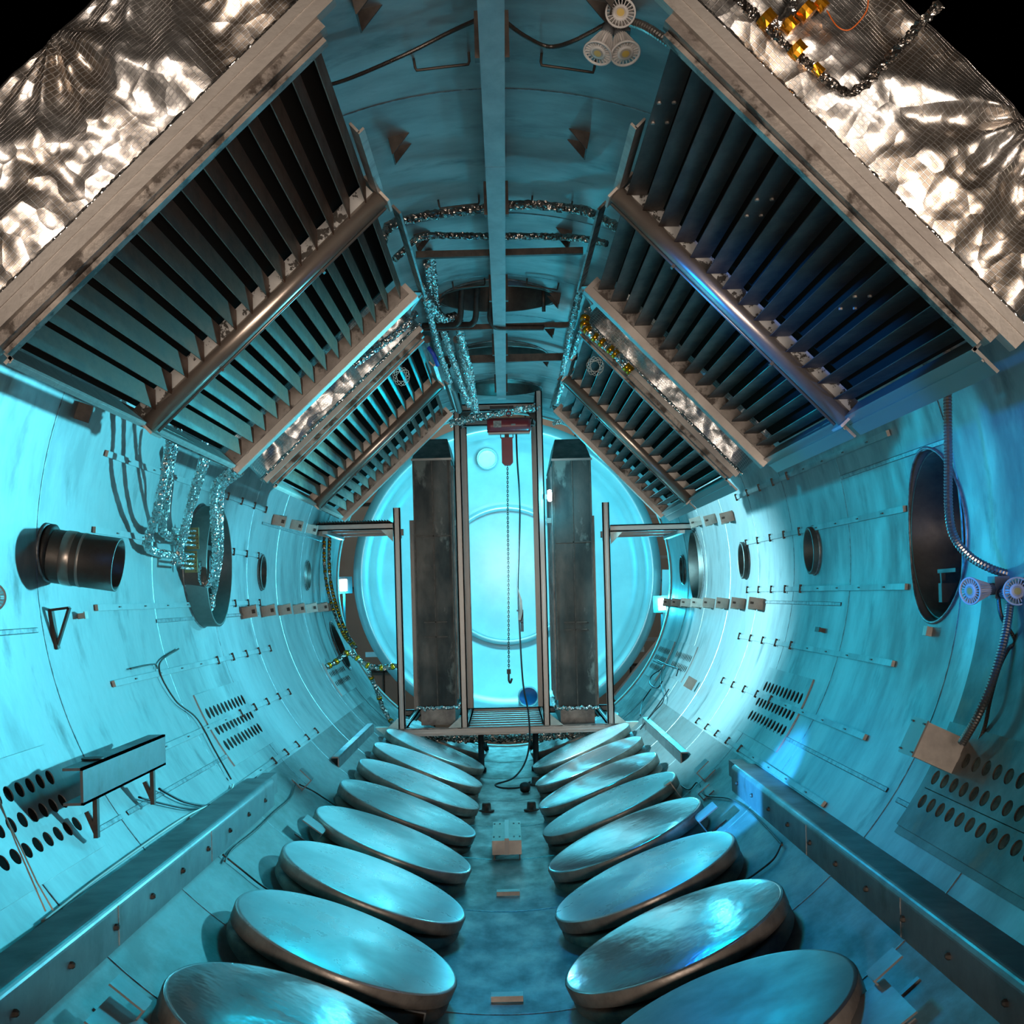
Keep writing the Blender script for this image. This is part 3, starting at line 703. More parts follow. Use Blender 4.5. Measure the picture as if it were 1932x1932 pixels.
lamp_cluster('lamp_cluster', tl, 'cluster of three white finned lamps hanging from the ceiling by thick conduit', [(at(1168, 36, 5.5), (0, -1, -.05)), (at(1138, 78, 5.5), (-.35, -.35, -.8)), (at(1174, 80, 5.5), (.12, -.45, -.8))], (.10, .06, .10))
rl = at(1885, 1108, 6.0)
lamp_cluster('lamp_cluster', rl, 'pair of white finned lamps on the right wall beside the large port', [(at(1908, 1117, 5.85), (0, -1, .05)), (at(1852, 1113, 5.95), (-.9, -.45, -.05))], (.07, .09, .10))
ll = at(-26, 1125, 5.9)
lamp_cluster('lamp_cluster', ll, 'white finned lamp half cut off at the left frame edge', [(at(-9, 1127, 5.6), (.12, -1, 0))], (.08, .08, .08))
conduit('flexible_conduit', [at(1786, 640, 6.2), at(1787, 720, 6.1), at(1789, 860, 6.1), at(1790, 960, 6.1), at(1800, 1012, 6.1), at(1830, 1050, 6.05), at(1868, 1072, 6.0), at(1900, 1083, 6.0)], .021, M['conduit'], 'thick flexible conduit hanging in front of the large right port', 'conduit')
conduit('flexible_conduit', [at(1905, 1140, 5.85), at(1896, 1200, 5.78), at(1874, 1280, 5.74), at(1845, 1350, 5.76), at(1815, 1402, 5.86)], .020, M['conduit'], 'thick flexible conduit from the right lamps down to the junction box', 'conduit')
conduit('flexible_conduit', [at(1884, 1130, 5.9), at(1890, 1165, 5.85), at(1915, 1208, 5.8), at(1902, 1225, 5.82), at(1885, 1260, 5.84), at(1868, 1320, 5.82), at(1858, 1370, 5.84), at(1842, 1410, 5.9)], .010, M['conduit_dark'], 'thin flexible conduit looping behind the thick one to the junction box', 'conduit')
# junction box
fm = frame_at(wp(1810, 1428)[1], 6.10)
t = thing('junction_box', fm.translation, 'square steel junction box low on the right wall, its cover lit blue', 'junction box')
MB().box((0, 0, .10), (.17, .20, .20), fm).build('enclosure', M['bracket'], t)
MB().box((0, 0, .205), (.18, .21, .008), fm).build('cover', M['alu'], t)
for sx in (-.07, .07):
    for sy in (-.085, .085): MB().box((sx, sy, .212), (.008, .025, .006), fm).build('latch', M['gusset'], t)
conduit('flexible_conduit', [at(55, 630, 6.2), at(48, 680, 6.2), at(30, 730, 6.2), at(5, 800, 6.2), at(-20, 850, 6.2)], .012, M['conduit_dark'], 'thin dark conduit hanging at the left frame edge', 'conduit')
# wires and tape on the near right blanket
fy = 3.98
hz = foil_hose('foil_hose', [at(1385, -10, fy), at(1430, 35, fy-.02), at(1462, 62, fy-.02), at(1490, 92, fy-.02), at(1530, 125, fy-.02), at(1565, 155, fy), at(1595, 174, fy), at(1620, 168, fy-.03), at(1660, 130, fy-.07), at(1700, 85, fy-.14), at(1774, 6, fy-.25)], .012, M['foil_dark'], 'foil-wrapped cable lying on the near right blanket and reaching out past it', amp=.5)
T(foil_hose('foil_hose', [at(1500, -15, fy), at(1492, 20, fy-.02), at(1470, 45, fy-.02), at(1440, 40, fy-.01)], .016, M['foil'], None), 'crumpled foil branch joining the cable on the near right blanket', 'hose')
for i, (px, py, r_) in enumerate(((1447, 38, .030), (1490, 48, .026), (1522, 22, .030), (1505, 95, .028), (1543, 132, .016), (1550, 8, .020))):
    c_ = at(px, py, fy-.02); d = at(px+22, py+22, fy-.02)-c_
    b = MB().tube([c_-d*.35, c_, c_+d*.35], r_, 14, lambda i, k: 1+.25*noise.noise(V((i*2.1, k*1.3, px))), smooth=False)
    T(b.build('tape_wrap', M['gold']), '%s amber tape wrap along the foil cable on the near right blanket' % ORD[i], 'tape', 'amber tape wraps on the near right blanket')
T(MB().tube(smooth_path([at(1560, 20, fy-.02), at(1580, 50, fy-.05), at(1605, 55, fy-.05), at(1635, 20, fy-.05), at(1637, -20, fy-.05)]), .0022, 6).build('loose_wire', M['copper']), 'looped orange wire on the near right blanket', 'wire')

# ------------------------------------------------------------------ hose bundles behind the panels
for i, (pts, r_, mt) in enumerate((
  ([at(812, 478, 9.4), at(818, 530, 10.2), at(825, 590, 11), at(845, 650, 12), at(868, 720, 13.2), at(885, 765, 14)], .030, 'foil'),
  ([at(800, 560, 10), at(835, 600, 11), at(862, 600, 11.2), at(872, 650, 12), at(888, 710, 13.2), at(892, 760, 14)], .036, 'foil'),
  ([at(795, 540, 9.6), at(812, 600, 10.8), at(828, 660, 12), at(850, 720, 13.4)], .026, 'foil'),
  ([at(806, 500, 9.7), at(812, 560, 10.6), at(822, 630, 11.8), at(835, 680, 12.8), at(850, 735, 13.8)], .024, 'foil'),
  ([at(872, 655, 12.2), at(880, 700, 13), at(890, 740, 13.8), at(897, 775, 14.5)], .042, 'foil'),
  ([at(822, 640, 12), at(838, 690, 13), at(856, 740, 14), at(866, 775, 14.6)], .034, 'alu'),
  ([at(862, 640, 12), at(872, 690, 13), at(885, 740, 14), at(893, 770, 14.6)], .036, 'alu'),
  ([at(806, 640, 12), at(818, 680, 13)], .036, 'alu'),
  ([at(1096, 540, 10), at(1082, 600, 11), at(1070, 660, 12.3), at(1058, 720, 13.8)], .028, 'foil'),
  ([at(1110, 585, 10.6), at(1090, 640, 12), at(1070, 700, 13.5), at(1050, 760, 14.8)], .028, 'foil'))):
    sd = 'left' if i < 8 else 'right'
    lab = {0: 'outermost long foil hose running back from the first crossbar, left of the centre rail', 1: 'thick foil hose with a bend next to the centre rail on the left', 2: 'short foil hose behind the near left panel corner', 3: 'thin foil hose squeezed between the two longest ones left of the hoist', 4: 'thickest sparkling foil hose ending at the frame post left of the hoist', 5: 'smooth silver pipe between the foil hoses left of the hoist', 6: 'smooth silver pipe nearest the frame post left of the hoist', 7: 'stubby silver pipe end next to the far left panel corner', 8: 'foil hose right of the centre rail, the upper one', 9: 'foil hose right of the centre rail, reaching down to the frame'}[i]
    if mt == 'foil': foil_hose('foil_hose', pts, r_, M['foil'], lab, 'hose', group='hoses behind the panels')
    else: T(MB().tube(resample(smooth_path(pts), .05), r_, 14).build('silver_pipe', M['alu']), lab, 'pipe')
# pipes dropping out of the first ceiling port
for i, (px, lab) in enumerate(((868, 'leftmost'), (897, 'middle'), (925, 'rightmost'))):
    pts = [at(px+4, 535, 10.9), at(px+2, 570, 11), at(px+0, 600, 11.1)]
    pts += [at(px-8, 612, 11.15), at(px-24, 613, 11.2), at(px-70, 615, 11.3)] if i < 2 else [at(px+8, 614, 11.15), at(px+22, 618, 11.2), at(px+100, 618, 11.3)]
    T(MB().tube(resample(smooth_path(pts), .03), .026, 12).build('bent_pipe', M['gusset']), '%s of the dark bent pipes coming out of the first ceiling port' % lab, 'pipe', 'bent pipes at the first ceiling port')
T(MB().tube([at(1025, 545, 11), at(1026, 588, 11.05)], .016, 10).build('pipe_stub', M['gusset']), 'thin dark pipe stub hanging from the first ceiling port, right of the centre rail', 'pipe')

# ================================================================== left wall: pipe stub, port harness, small things
p0 = wall(86, 1047, -.02); p1 = p0+V((.36, .02, -.06)); ax = (p1-p0).normalized()
m = ax.to_track_quat('Z', 'Y').to_matrix().to_4x4(); m.translation = p0
t = thing('pipe_stub', p0, 'short wide steel pipe stub sticking out of the left wall', 'pipe')
MB().lathe([(.138, -.12), (.138, .37), (.128, .37), (.128, .0)], m, 48, cap=False).build('pipe', M['nozzle'], t)
MB().lathe([(.150, .0), (.162, .008), (.162, .03), (.150, .038), (.139, .04)], m, 48).build('clamp_ring', M['gusset'], t)
MB().lathe([(.139, .10), (.1415, .104), (.1415, .150), (.139, .154)], m, 48, cap=False).build('polished_band', M['tube'], t)
MB().lathe([(.139, .185), (.1405, .187), (.1405, .197), (.139, .2)], m, 48, cap=False).build('weld_line', M['beam'], t)
MB().box((.0, -.16, .02), (.05, .04, .04), m).build('clamp_screw', M['gusset'], t)
# foil hoses dropping to the big left port
def fh(pts, r, lab, mt='foil', **k): return foil_hose('foil_hose', [at(*p) for p in pts], r, M[mt], lab, 'hose', **k)
g = 'foil hoses feeding the left port'
fh([(345, 770, 7.6), (330, 830, 7.8), (318, 900, 8.0), (312, 960, 8.2), (306, 1000, 8.4), (318, 1010, 8.7), (345, 1022, 9.0)], .026, 'foil hose to the left port, second from the left', group=g)
fh([(332, 790, 7.5), (318, 850, 7.7), (308, 905, 7.8), (297, 960, 8.0), (285, 1000, 8.2), (277, 1028, 8.3), (290, 1040, 8.5), (320, 1047, 8.8), (350, 1050, 9.0)], .026, 'leftmost foil hose to the left port, with a sharp bend at the bottom', group=g)
fh([(388, 830, 8.0), (378, 880, 8.2), (362, 930, 8.4), (352, 975, 8.6), (345, 1000, 8.7), (340, 1050, 8.9)], .020, 'thin foil hose hanging in the middle above the left port', group=g)
fh([(398, 850, 8.2), (384, 890, 8.3), (372, 930, 8.5), (358, 970, 8.6), (350, 1010, 8.8), (332, 1050, 8.9), (325, 1066, 8.9)], .018, 'thinner foil hose twisted beside the middle one above the left port', group=g)
fh([(440, 885, 8.7), (415, 905, 8.8), (403, 925, 8.9), (404, 980, 9.1), (407, 1040, 9.3), (402, 1085, 9.5), (390, 1105, 9.6), (380, 1112, 9.7)], .026, 'left one of two foil hoses running down the right edge of the left port', group=g)
fh([(455, 890, 8.9), (428, 910, 9.0), (416, 930, 9.1), (415, 990, 9.2), (415, 1040, 9.4), (408, 1090, 9.6), (402, 1120, 9.8), (395, 1150, 9.8), (370, 1154, 9.8)], .024, 'right one of two foil hoses running down the right edge of the left port', group=g)
# olive boards with foil leads
for i, (x0, y0_, x1, y1_, lab) in enumerate(((352, 996, 376, 1036, 'upper olive connector board at the mouth of the left port'), (348, 1040, 373, 1080, 'lower olive connector board at the mouth of the left port'))):
    a, c = at(x0, y0_, 9.3), at(x1, y1_, 9.3)
    t = thing('connector_board', ((a.x+c.x)/2, 9.3, c.z), lab, 'board')
    MB().box(((a.x+c.x)/2, 9.3, (a.z+c.z)/2), (abs(c.x-a.x), .012, abs(a.z-c.z))).build('board', M['board'], t)
    for k in range(4):
        yy = y0_+6+k*9
        foil_hose('foil_lead', [at(x1-8, yy, 9.27), at((x0+x1)/2-10, yy-1, 9.1), at(x0-(26 if i == 0 else 16)+k*3, yy-5+k, 8.9)], .008, M['foil'], parent=t)
    for k in range(5): MB().box((c.x-.01, 9.292, a.z-.02-k*.03), (.008, .006, .008)).build('terminal', M['gusset'], t)
fh([(378, 1060, 9.4), (376, 1090, 9.5), (380, 1108, 9.6), (372, 1114, 9.6), (362, 1110, 9.6)], .010, 'thin foil lead hooking into the left port below the boards')
t = T(MB().tube(smooth_path([wall(337, 1224, .02), wall(300, 1256, .02), wall(330, 1320, .02), wall(372, 1356, .02), wall(405, 1415, .02), wall(436, 1470, .02)]), .006, 6).build('bent_rod', M['gusset']), 'thin bent rod running down the left wall across a strip', 'rod')
T(MB().tube(smooth_path([wall(246, 1262, .02), wall(290, 1253, .02), wall(297, 1262, .02)]), .005, 6).build('bent_rod', M['gusset']), 'short bent rod lying beside the long one on the left wall', 'rod')
# triangular wall bracket and small tab
th = wp(105, 1170)[1]; yb = 6.72
t = T(MB().bar(cyl(-84.2, yb, R), cyl(-84.2, yb, R-.10), .012, .03, (0, 1, 0)).bar(cyl(-84.2, yb, R-.10), cyl(-79.2, yb, R-.0), .012, .03, (0, 1, 0)).bar(cyl(-84.2, yb, R-.004), cyl(-79.2, yb, R-.004), .02, .04, (0, 1, 0)).build('triangular_bracket', M['gusset']), 'open triangular bracket on the left wall below the pipe stub', 'bracket')
fm = frame_at(wp(148, 1163)[1], wp(148, 1163)[0])
T(MB().box((0, 0, .025), (.03, .02, .05), fm).box((.0, -.03, .05), (.04, .05, .006), fm).build('wall_tab', M['bracket']), 'small square tab on the left wall right of the triangular bracket', 'tab')
fm = frame_at(wp(148, 775)[1], wp(148, 775)[0])
T(MB().box((0, 0, .03), (.03, .06, .06), fm).box((0, -.03, .04), (.09, .012, .08), fm).build('wall_tab', M['gusset']), 'dark tab high on the left wall beside the near panel', 'tab')
fm = frame_at(wp(1556, 1190)[1], wp(1556, 1190)[0])
T(MB().box((0, 0, .02), (.03, .03, .04), fm).box((.0, .05, .04), (.035, .12, .006), fm).build('wall_tab', M['gusset']), 'small brown tab on the right wall below the small port', 'tab')
fm = frame_at(wp(1757, 1192)[1], wp(1757, 1192)[0])
T(MB().box((0, 0, .02), (.05, .03, .04), fm).box((.0, -.03, .04), (.05, .05, .006), fm).build('wall_tab', M['bracket']), 'small square tab right under the large right port', 'tab')
# fittings inside the large right port
t = thing('pipe_fitting', at(1795, 1080, 7.0), 'bright pipes and valve fitting inside the large right port', 'fitting')
MB().tube([at(1797, 955, 6.72)+V((.10, 0, 0)), at(1797, 1075, 6.72)+V((.10, 0, 0))], .012, 10).build('pipe', M['beam'], t)
MB().tube([at(1805, 955, 6.66)+V((.12, 0, 0)), at(1805, 1075, 6.66)+V((.12, 0, 0))], .016, 10).build('pipe', M['beam'], t)
MB().bar(at(1772, 1078, 7.0), at(1806, 1075, 6.8), .02, .02).bar(at(1778, 1078, 7.0), at(1782, 1130, 7.0), .022, .022).box(at(1790, 1118, 6.95), (.09, .05, .10)).build('valve', M['nozzle'], t)
# cords at the left edge
for i, p in enumerate(([(-5, 1500), (30, 1590), (60, 1660), (86, 1719)], [(-5, 1510), (40, 1600), (70, 1665), (100, 1717)])):
    T(MB().tube([at(*q, 5.0-.06*k) for k, q in enumerate(p)], .0032, 6).build('cord', M['cord']), '%s of the two pale cords stretched down to the left rail' % ('left', 'right')[i], 'cord', 'pale cords at the left edge')

# rows of beige angle brackets
def angle_row(side, ths, n, y0, dy, lab, hole):
    for k in range(n):
        y = y0+k*dy; th = ths[0]+(ths[1]-ths[0])*k/max(1, n-1)
        fm = frame_at(side*th, y)
        t = thing('angle_bracket', fm.translation, '%s beige angle bracket from the front %s' % (ORD[k], lab), 'angle bracket', 'beige angle brackets on the tank walls')
        MB().box((0, .0, .065), (.10, .008, .13), fm).build('plate', M['bracket'], t)
        MB().box((0, .13, .006), (.10, .26, .010), fm).build('foot', M['bracket'], t)
        MB().box((0, -.006, .10), (.035, .004, .03) if hole else (.02, .004, .03), fm).build('slot', M['gusset'], t)
        MB().bar(fm @ V((-.045, .005, .125)), fm @ V((-.045, .24, .012)), .008, .03).build('web', M['bracket'], t)
angle_row(1, (81.1, 80.4), 8, 11.6, .90, 'in the lower row on the right wall', False)
angle_row(1, (102.5, 104.2), 3, 12.85, 1.0, 'in the upper row on the right wall', False)
angle_row(-1, (82.1, 82.0), 7, 11.55, .92, 'in the lower row on the left wall', True)
angle_row(-1, (104.6, 105.4), 4, 12.9, 1.05, 'in the upper row on the left wall', True)

# ================================================================== equipment frame at the far end
FY0, FY1 = 15.4, 18.0
def extr(b, p, q, w_=.08, ht=.08, up=(0, 1, 0)):
    p, q = V(p), V(q); b.bar(p, q, w_*.66, ht*.66, up)
    d = (q-p).normalized(); sd = d.cross(V(up)).normalized(); u = sd.cross(d)
    for s1 in (-1, 0, 1):                       # raised lips between the slots
        wlip = w_*.20
        for f in (-1, 1):
            b.bar(p+sd*s1*w_*.40+u*f*ht*.41, q+sd*s1*w_*.40+u*f*ht*.41, wlip, ht*.18, up)
            b.bar(p+u*s1*ht*.40+sd*f*w_*.41, q+u*s1*ht*.40+sd*f*w_*.41, w_*.18, ht*.20, up)
    return b
xs = [at(759, 1370, FY0).x, at(877, 1370, FY0).x, at(1032, 1370, FY0).x, at(1153, 1370, FY0).x]
zb = at(957, 1377, FY0).z; zo = at(757, 958, FY0).z; zi = 4.44
fr = thing('equipment_frame', ((xs[0]+xs[3])/2, (FY0+FY1)/2, zb), 'tall aluminium extrusion frame holding the two dark tower boxes at the far end', 'frame')
for y in (FY0, FY1):
    for i, x in enumerate(xs):
        extr(MB(), (x, y, zb+.04), (x, y, zo if i in (0, 3) else zi)).build('post', M['alu'], fr)
    extr(MB(), (xs[0]-.18, y, zb), (xs[3]+.25, y, zb), .09, .09).build('bottom_rail', M['alu'], fr)
for x in xs: extr(MB(), (x, FY0, zb), (x, FY1, zb), up=(0, 0, 1)).build('side_rail', M['alu'], fr)
for x in xs[1:3]: extr(MB(), (x, FY0, zi-.05), (x, FY1, zi-.05), up=(0, 0, 1)).build('side_rail', M['alu'], fr)
for k in range(9):
    y = FY0+.15+k*.29
    MB().box(((xs[1]+xs[2])/2, y, zb-.01), (xs[2]-xs[1]-.08, .10, .03)).build('deck_slat', M['alu'], fr)
for y in (FY0+.9, FY1-.3):
    extr(MB(), (xs[1], y, zi-.05), (xs[2], y, zi-.05), .09, .09).build('top_rail', M['alu'], fr)
for (x, dx) in ((xs[1], -1), (xs[2], 1), (xs[0], -1), (xs[3], 1)):
    fm = Matrix.Translation((x+dx*.04, FY0-.045, zb+.045)) @ Matrix.Rotation(pi/2, 4, 'X')
    MB().prism([(0, 0), (dx*.15, 0), (0, .13)], .008, fm).build('corner_gusset', M['bracket'], fr)
for sd in (0, 1):
    x = xs[1] if sd == 0 else xs[2]; dx = 1 if sd == 0 else -1
    MB().prism([(0, 0), (dx*.16, 0), (0, -.16)], .008, Matrix.Translation((x, FY0+.86, zi-.1)) @ Matrix.Rotation(pi/2, 4, 'X')).build('corner_gusset', M['gusset'], fr)
for x in (at(848+59, 1380, 15.45).x, at(1010, 1380, 15.45).x):
    for y, nm_ in ((15.45, 'leg'), (17.6, 'leg')):
        zf = R-sqrt(R*R-x*x)
        b = MB().lathe([(.055, 0), (.055, .05), (.034, .06), (.034, zb-.045-zf)], Matrix.Translation((x, y, zf+.003)), 20); b.build(nm_, M['black'], fr)
MB().box((xs[0]-.28, FY0, zb+.02), (.26, .12, .10)).build('end_block', M['bracket'], fr)
MB().box((xs[3]+.28, FY0, zb+.02), (.26, .12, .08)).build('end_block', M['bracket'], fr)
# side shelves to the wall
for sd, x, px0 in ((-1, xs[0], 606), (1, xs[3], 1305)):
    z = at(700 if sd < 0 else 1220, 993 if sd < 0 else 995, FY0).z
    xw = sd*(sqrt(R*R-(z-R)**2)-.05)
    t = thing('side_shelf', ((x+xw)/2, FY0+.8, z-.05), 'open aluminium shelf between the frame and the %s tank wall%s' % ('left' if sd < 0 else 'right', ', grating on top' if sd < 0 else ''), 'shelf')
    for y in (FY0+.02, FY0+.8, FY0+1.6): extr(MB(), (x+sd*.05, y, z), (xw, y, z), .08, .08).build('crossmember', M['alu'], t)
    for xx in (x+sd*.10, xw-sd*.10): MB().box((xx, FY0+.8, z-.06), (.06, 1.6, .04)).build('runner', M['alu'], t)
    MB().prism([(0, 0), (sd*.14, 0), (0, -.14)], .008, Matrix.Translation((x+sd*.05, FY0, z-.045)) @ Matrix.Rotation(pi/2, 4, 'X')).build('corner_gusset', M['bracket'], t)
    if sd < 0:
        b = MB()
        for k in range(26): b.box((x-.12-k*.032, FY0+.8, z+.06), (.004, 1.5, .035))
        for k in range(4): b.box((x-.52, FY0+.15+k*.43, z+.055), (.86, .012, .02))
        b.build('grating', M['gusset'], t)
# tower boxes
for sd, x0, x1, nm in ((-1, 778, 862, 'left'), (1, 1042, 1126, 'right')):
    D = 15.62
    a, c = at(x0, 866, D), at(x1, 1331, D); xm, wd = (a.x+c.x)/2, abs(c.x-a.x); zt, zz = at((x0+x1)/2, 867, D).z, at((x0+x1)/2, 1332, D).z
    t = thing('tower_box', (xm, D+1, zz-.2), 'tall dark soot-stained box standing in the %s bay of the frame' % nm, 'tower box', 'tower boxes in the frame')
    y0, y1 = D, D+2.1
    MB().box((xm, (y0+y1)/2, (zt+zz)/2), (wd, y1-y0, zt-zz)).build('body', M['box'], t)
    # seams and panel lips on the front face
    MB().box((xm+.0*wd, y0-.006, (zt+zz)/2), (.012, .012, zt-zz)).build('centre_seam', M['gusset'], t)
    for f in (.31, .66, .72) if sd < 0 else (.335, .66, .69): MB().box((xm, y0-.006, zt-(zt-zz)*f), (wd*(.96 if f < .4 else .6), .012, .014)).build('cross_seam', M['gusset'], t)
    for f in (-.5, .5): MB().box((xm+f*wd*.97, y0-.008, (zt+zz)/2), (.02, .016, zt-zz)).build('edge_flange', M['gusset'], t)
    # sloping cap
    ztc = zt+.30; P8 = [V((xm-wd/2-.01, y0-.02, zt)), V((xm+wd/2+.01, y0-.02, zt)), V((xm+wd/2+.01, y1, zt)), V((xm-wd/2-.01, y1, zt)), V((xm-wd*.38, y0+.5, ztc)), V((xm+wd*.38, y0+.5, ztc)), V((xm+wd*.38, y1-.3, ztc)), V((xm-wd*.38, y1-.3, ztc))]
    MB().add(P8, [(0, 1, 5, 4), (1, 2, 6, 5), (2, 3, 7, 6), (3, 0, 4, 7), (4, 5, 6, 7), (3, 2, 1, 0)]).build('cap', M['boxcap'], t)
    MB().box((xm, y0-.025, zt), (wd+.03, .03, .025)).build('cap_lip', M['alu'], t)
    MB().box((xm, (y0+y1)/2, zz-.12), (wd*.9, y1-y0-.1, .22)).build('plinth', M['boxcap'], t)
    pts = [V((xm-wd*.55+wd*1.1*k/20, y0-.04+.02*noise.noise(V((k, sd, 0))), zz-.02+.04*noise.noise(V((k*.9, sd*3, 1))))) for k in range(21)]
    MB().tube(pts, .022, 10, lambda i, k: 1+.6*noise.noise(V((i, k, sd))), smooth=False).build('foil_trim', M['foil'], t)
    pts = [V((xm-sd*wd*.56+.0, y0+.1+.1*k, zz-.02+.03*noise.noise(V((k*.9, sd*3, 5))))) for k in range(14)]
    MB().tube(pts, .03, 10, lambda i, k: 1+.6*noise.noise(V((i, k, sd+4))), smooth=False).build('foil_trim', M['foil'], t)
    MB().box((xm-sd*(wd/2+.035), y0+.45, at(868, 985, 15.9).z), (.08, .05, .06)).build('side_clamp', M['bracket'], t)
    # slatted inner side
    for k in range(6): MB().box((xm-sd*(wd/2+.01), y0+.25+k*.32, (zt+zz)/2), (.02, .06, (zt-zz)*.96)).build('side_rib', M['boxcap'], t)

# hoist
hx = at(960, 803, 15.05)
t = thing('chain_hoist', hx, 'dark red chain hoist hanging from the end of the ceiling rail', 'hoist')
mX = Matrix.Translation(hx) @ Matrix.Rotation(pi/2, 4, 'Y')
MB().lathe([(.07, -.247), (.082, -.235), (.084, -.20), (.084, .20), (.082, .235), (.07, .247)], mX, 32).build('motor_housing', M['red'], t)
MB().box(hx+V((0, 0, -.088)), (.47, .10, .02)).build('base_plate', M['alu'], t)
MB().box(hx+V((-.13, -.083, .01)), (.09, .006, .075)).build('rating_plate', M['plate'], t)
MB().box(hx+V((.05, -.084, .0)), (.05, .005, .02)).build('rating_plate', M['plate'], t)
MB().lathe([(.02, -.03), (.032, -.02), (.032, .02), (.02, .03), (.02, -.03)], Matrix.Translation(hx+V((0, 0, .135))) @ Matrix.Rotation(pi/2, 4, 'X'), 24, cap=False).build('hook_eye', M['red'], t)
MB().box(hx+V((0, 0, .097)), (.02, .02, .03)).box(hx+V((0, 0, .19)), (.012, .012, .06)).build('hook_shank', M['gusset'], t)
ct = at(957, 851, 15.05)
MB().prism([(-.063, .15), (.063, .15), (.063, -.13), (.03, -.165), (-.03, -.165), (-.063, -.13)], .10, Matrix.Translation(ct+V((0, .05, 0))) @ Matrix.Rotation(pi/2, 4, 'X')).build('chain_bag', M['red'], t)
MB().box(ct+V((0, 0, .19)), (.05, .06, .08)).bar(ct+V((-.07, 0, .15)), ct+V((.07, 0, .15)), .012, .012, (0, 0, 1)).bar(ct+V((-.07, 0, .15)), ct+V((-.07, 0, .20)), .01, .01, (0, 1, 0)).bar(ct+V((.07, 0, .15)), ct+V((.07, 0, .20)), .01, .01, (0, 1, 0)).bar(ct+V((-.07, 0, .20)), ct+V((.07, 0, .20)), .01, .02, (0, 0, 1)).build('bag_clip', M['gusset'], t)
a, c = at(957.5, 874, 15.05), at(960, 1262, 15.05); b = MB(); nl = 92
for k in range(nl):
    p = a+(c-a)*((k+.5)/nl); ml = (c-a).length/nl*.72; m_ = Matrix.Translation(p) @ Matrix.Rotation((k % 2)*pi/2, 4, 'Z')
    pts = [m_ @ V((.009*cos(q), 0, ml*sin(q))) for q in [2*pi*j/10 for j in range(11)]]
    b.tube(pts, .0042, 5, cap=False)
b.build('load_chain', M['gusset'], t)
MB().box(at(960, 1267, 15.05), (.045, .035, .055)).tube(smooth_path([at(960, 1270, 15.05), at(960, 1283, 15.05), at(963, 1288, 15.05), at(966, 1280, 15.05)]), .012, 8).build('load_hook', M['gusset'], t)
tr = MB().box((.028, 15.15, at(958, 769, 15.15).z), (.27, .08, .035)).build('trolley', M['black'], t)
T(MB().tube(resample(smooth_path([at(974, 818, 15.08), at(976, 870, 15.06), at(981, 950, 15.05), at(979, 1040, 15.05), at(977, 1110, 15.04), at(981, 1200, 15.03), at(987, 1290, 15.02), at(997, 1345, 15.0), at(999, 1400, 14.9), at(990, 1440, 14.8), at(968, 1468, 14.4), at(935, 1480, 14.1), at(950, 1487, 13.9), at(985, 1485, 14.0), at(1000, 1475, 14.1)]), .05), .010, 8).build('pendant_cable', M['black']), 'black cable hanging from the hoist and coiling onto the floor', 'cable')
t = thing('pendant_control', at(984, 1150, 15.0), 'pendant control with grey sling hanging on the black cable', 'control')
MB().prism([(0, .26), (.05, .10), (.055, -.02), (.03, -.12), (0, -.12), (.02, .0), (.02, .12)], .03, Matrix.Translation(at(977, 1150, 15.0)) @ Matrix.Rotation(pi/2, 4, 'X')).build('sling', M['nozzle'], t)
MB().box(at(983, 1163, 15.0), (.055, .05, .13)).box(at(985, 1180, 15.0), (.035, .04, .14)).box(at(981, 1152, 15.0), (.075, .03, .02)).build('handset', M['black'], t)
t = T(MB().lathe([(.02, 0), (.055, .01), (.055, .06), (.03, .08)], Matrix.Translation(V((.17, 13.95, .03))) @ Matrix.Rotation(.7, 4, 'X'), 20).build('cable_plug', M['black']), 'black plug at the end of the coiled cable on the floor', 'plug')

# foil harness under the frame and at the far left
foil_hose('foil_hose', [at(775, 1388, 15.7), at(830, 1393, 15.7), at(900, 1396, 15.7), at(980, 1394, 15.7), at(1060, 1390, 15.7), at(1145, 1378, 15.7)], .030, M['foil_dark'], 'tangled foil cable bundle slung under the bottom rail of the frame', 'hose', amp=.6)
foil_hose('foil_hose', [at(800, 1390, 15.85), at(860, 1388, 15.85), at(930, 1391, 15.8), at(1000, 1388, 15.8), at(1090, 1384, 15.8)], .020, M['foil'], 'thin shiny foil cable behind the tangled bundle under the frame', amp=.6)
fh([(848, 800, 15.3), (885, 790, 15.3), (925, 783, 15.4), (968, 775, 15.4), (1020, 768, 15.4)], .035, 'foil bundle sagging across the frame just above the hoist', amp=.5)
fh([(1043, 800, 15.3), (1060, 795, 15.3), (1075, 800, 15.2), (1085, 815, 15.2)], .022, 'short foil lead beside the top of the right tower box', amp=.5)
for j, off in enumerate((0, 9)):
    pp = [at(612+off*1.2, 1000, 16.3), at(612+off, 1060, 16.3), at(618+off*.9, 1110, 16.3), at(632+off*.9, 1160, 16.2), at(650+off*.8, 1200, 16.0), at(668+off*.5, 1222, 15.8)]
    h = foil_hose('taped_cable', pp, .019, M['foil_dark'], '%s of the two amber-banded cables running down by the left tank opening' % ('left', 'right')[j], 'cable', bands=0)
    q = resample(smooth_path(pp), .045)
    for k in range(1, len(q)-2, 1):
        if random.random() < .62: MB().tube([q[k], q[k]+(q[k+1]-q[k])*.6], .0225, 10).build('amber_band', M['gold'], h)
pp = [at(608, 1262, 15.2), at(632, 1250, 15.3), at(655, 1232, 15.4), at(672, 1240, 15.4), at(690, 1254, 15.4), at(715, 1260, 15.4), at(752, 1256, 15.4)]
foil_hose('taped_cable', pp, .030, M['foil_dark'], 'thick foil cable with amber bands reaching to the left frame post', 'cable', bands=7)
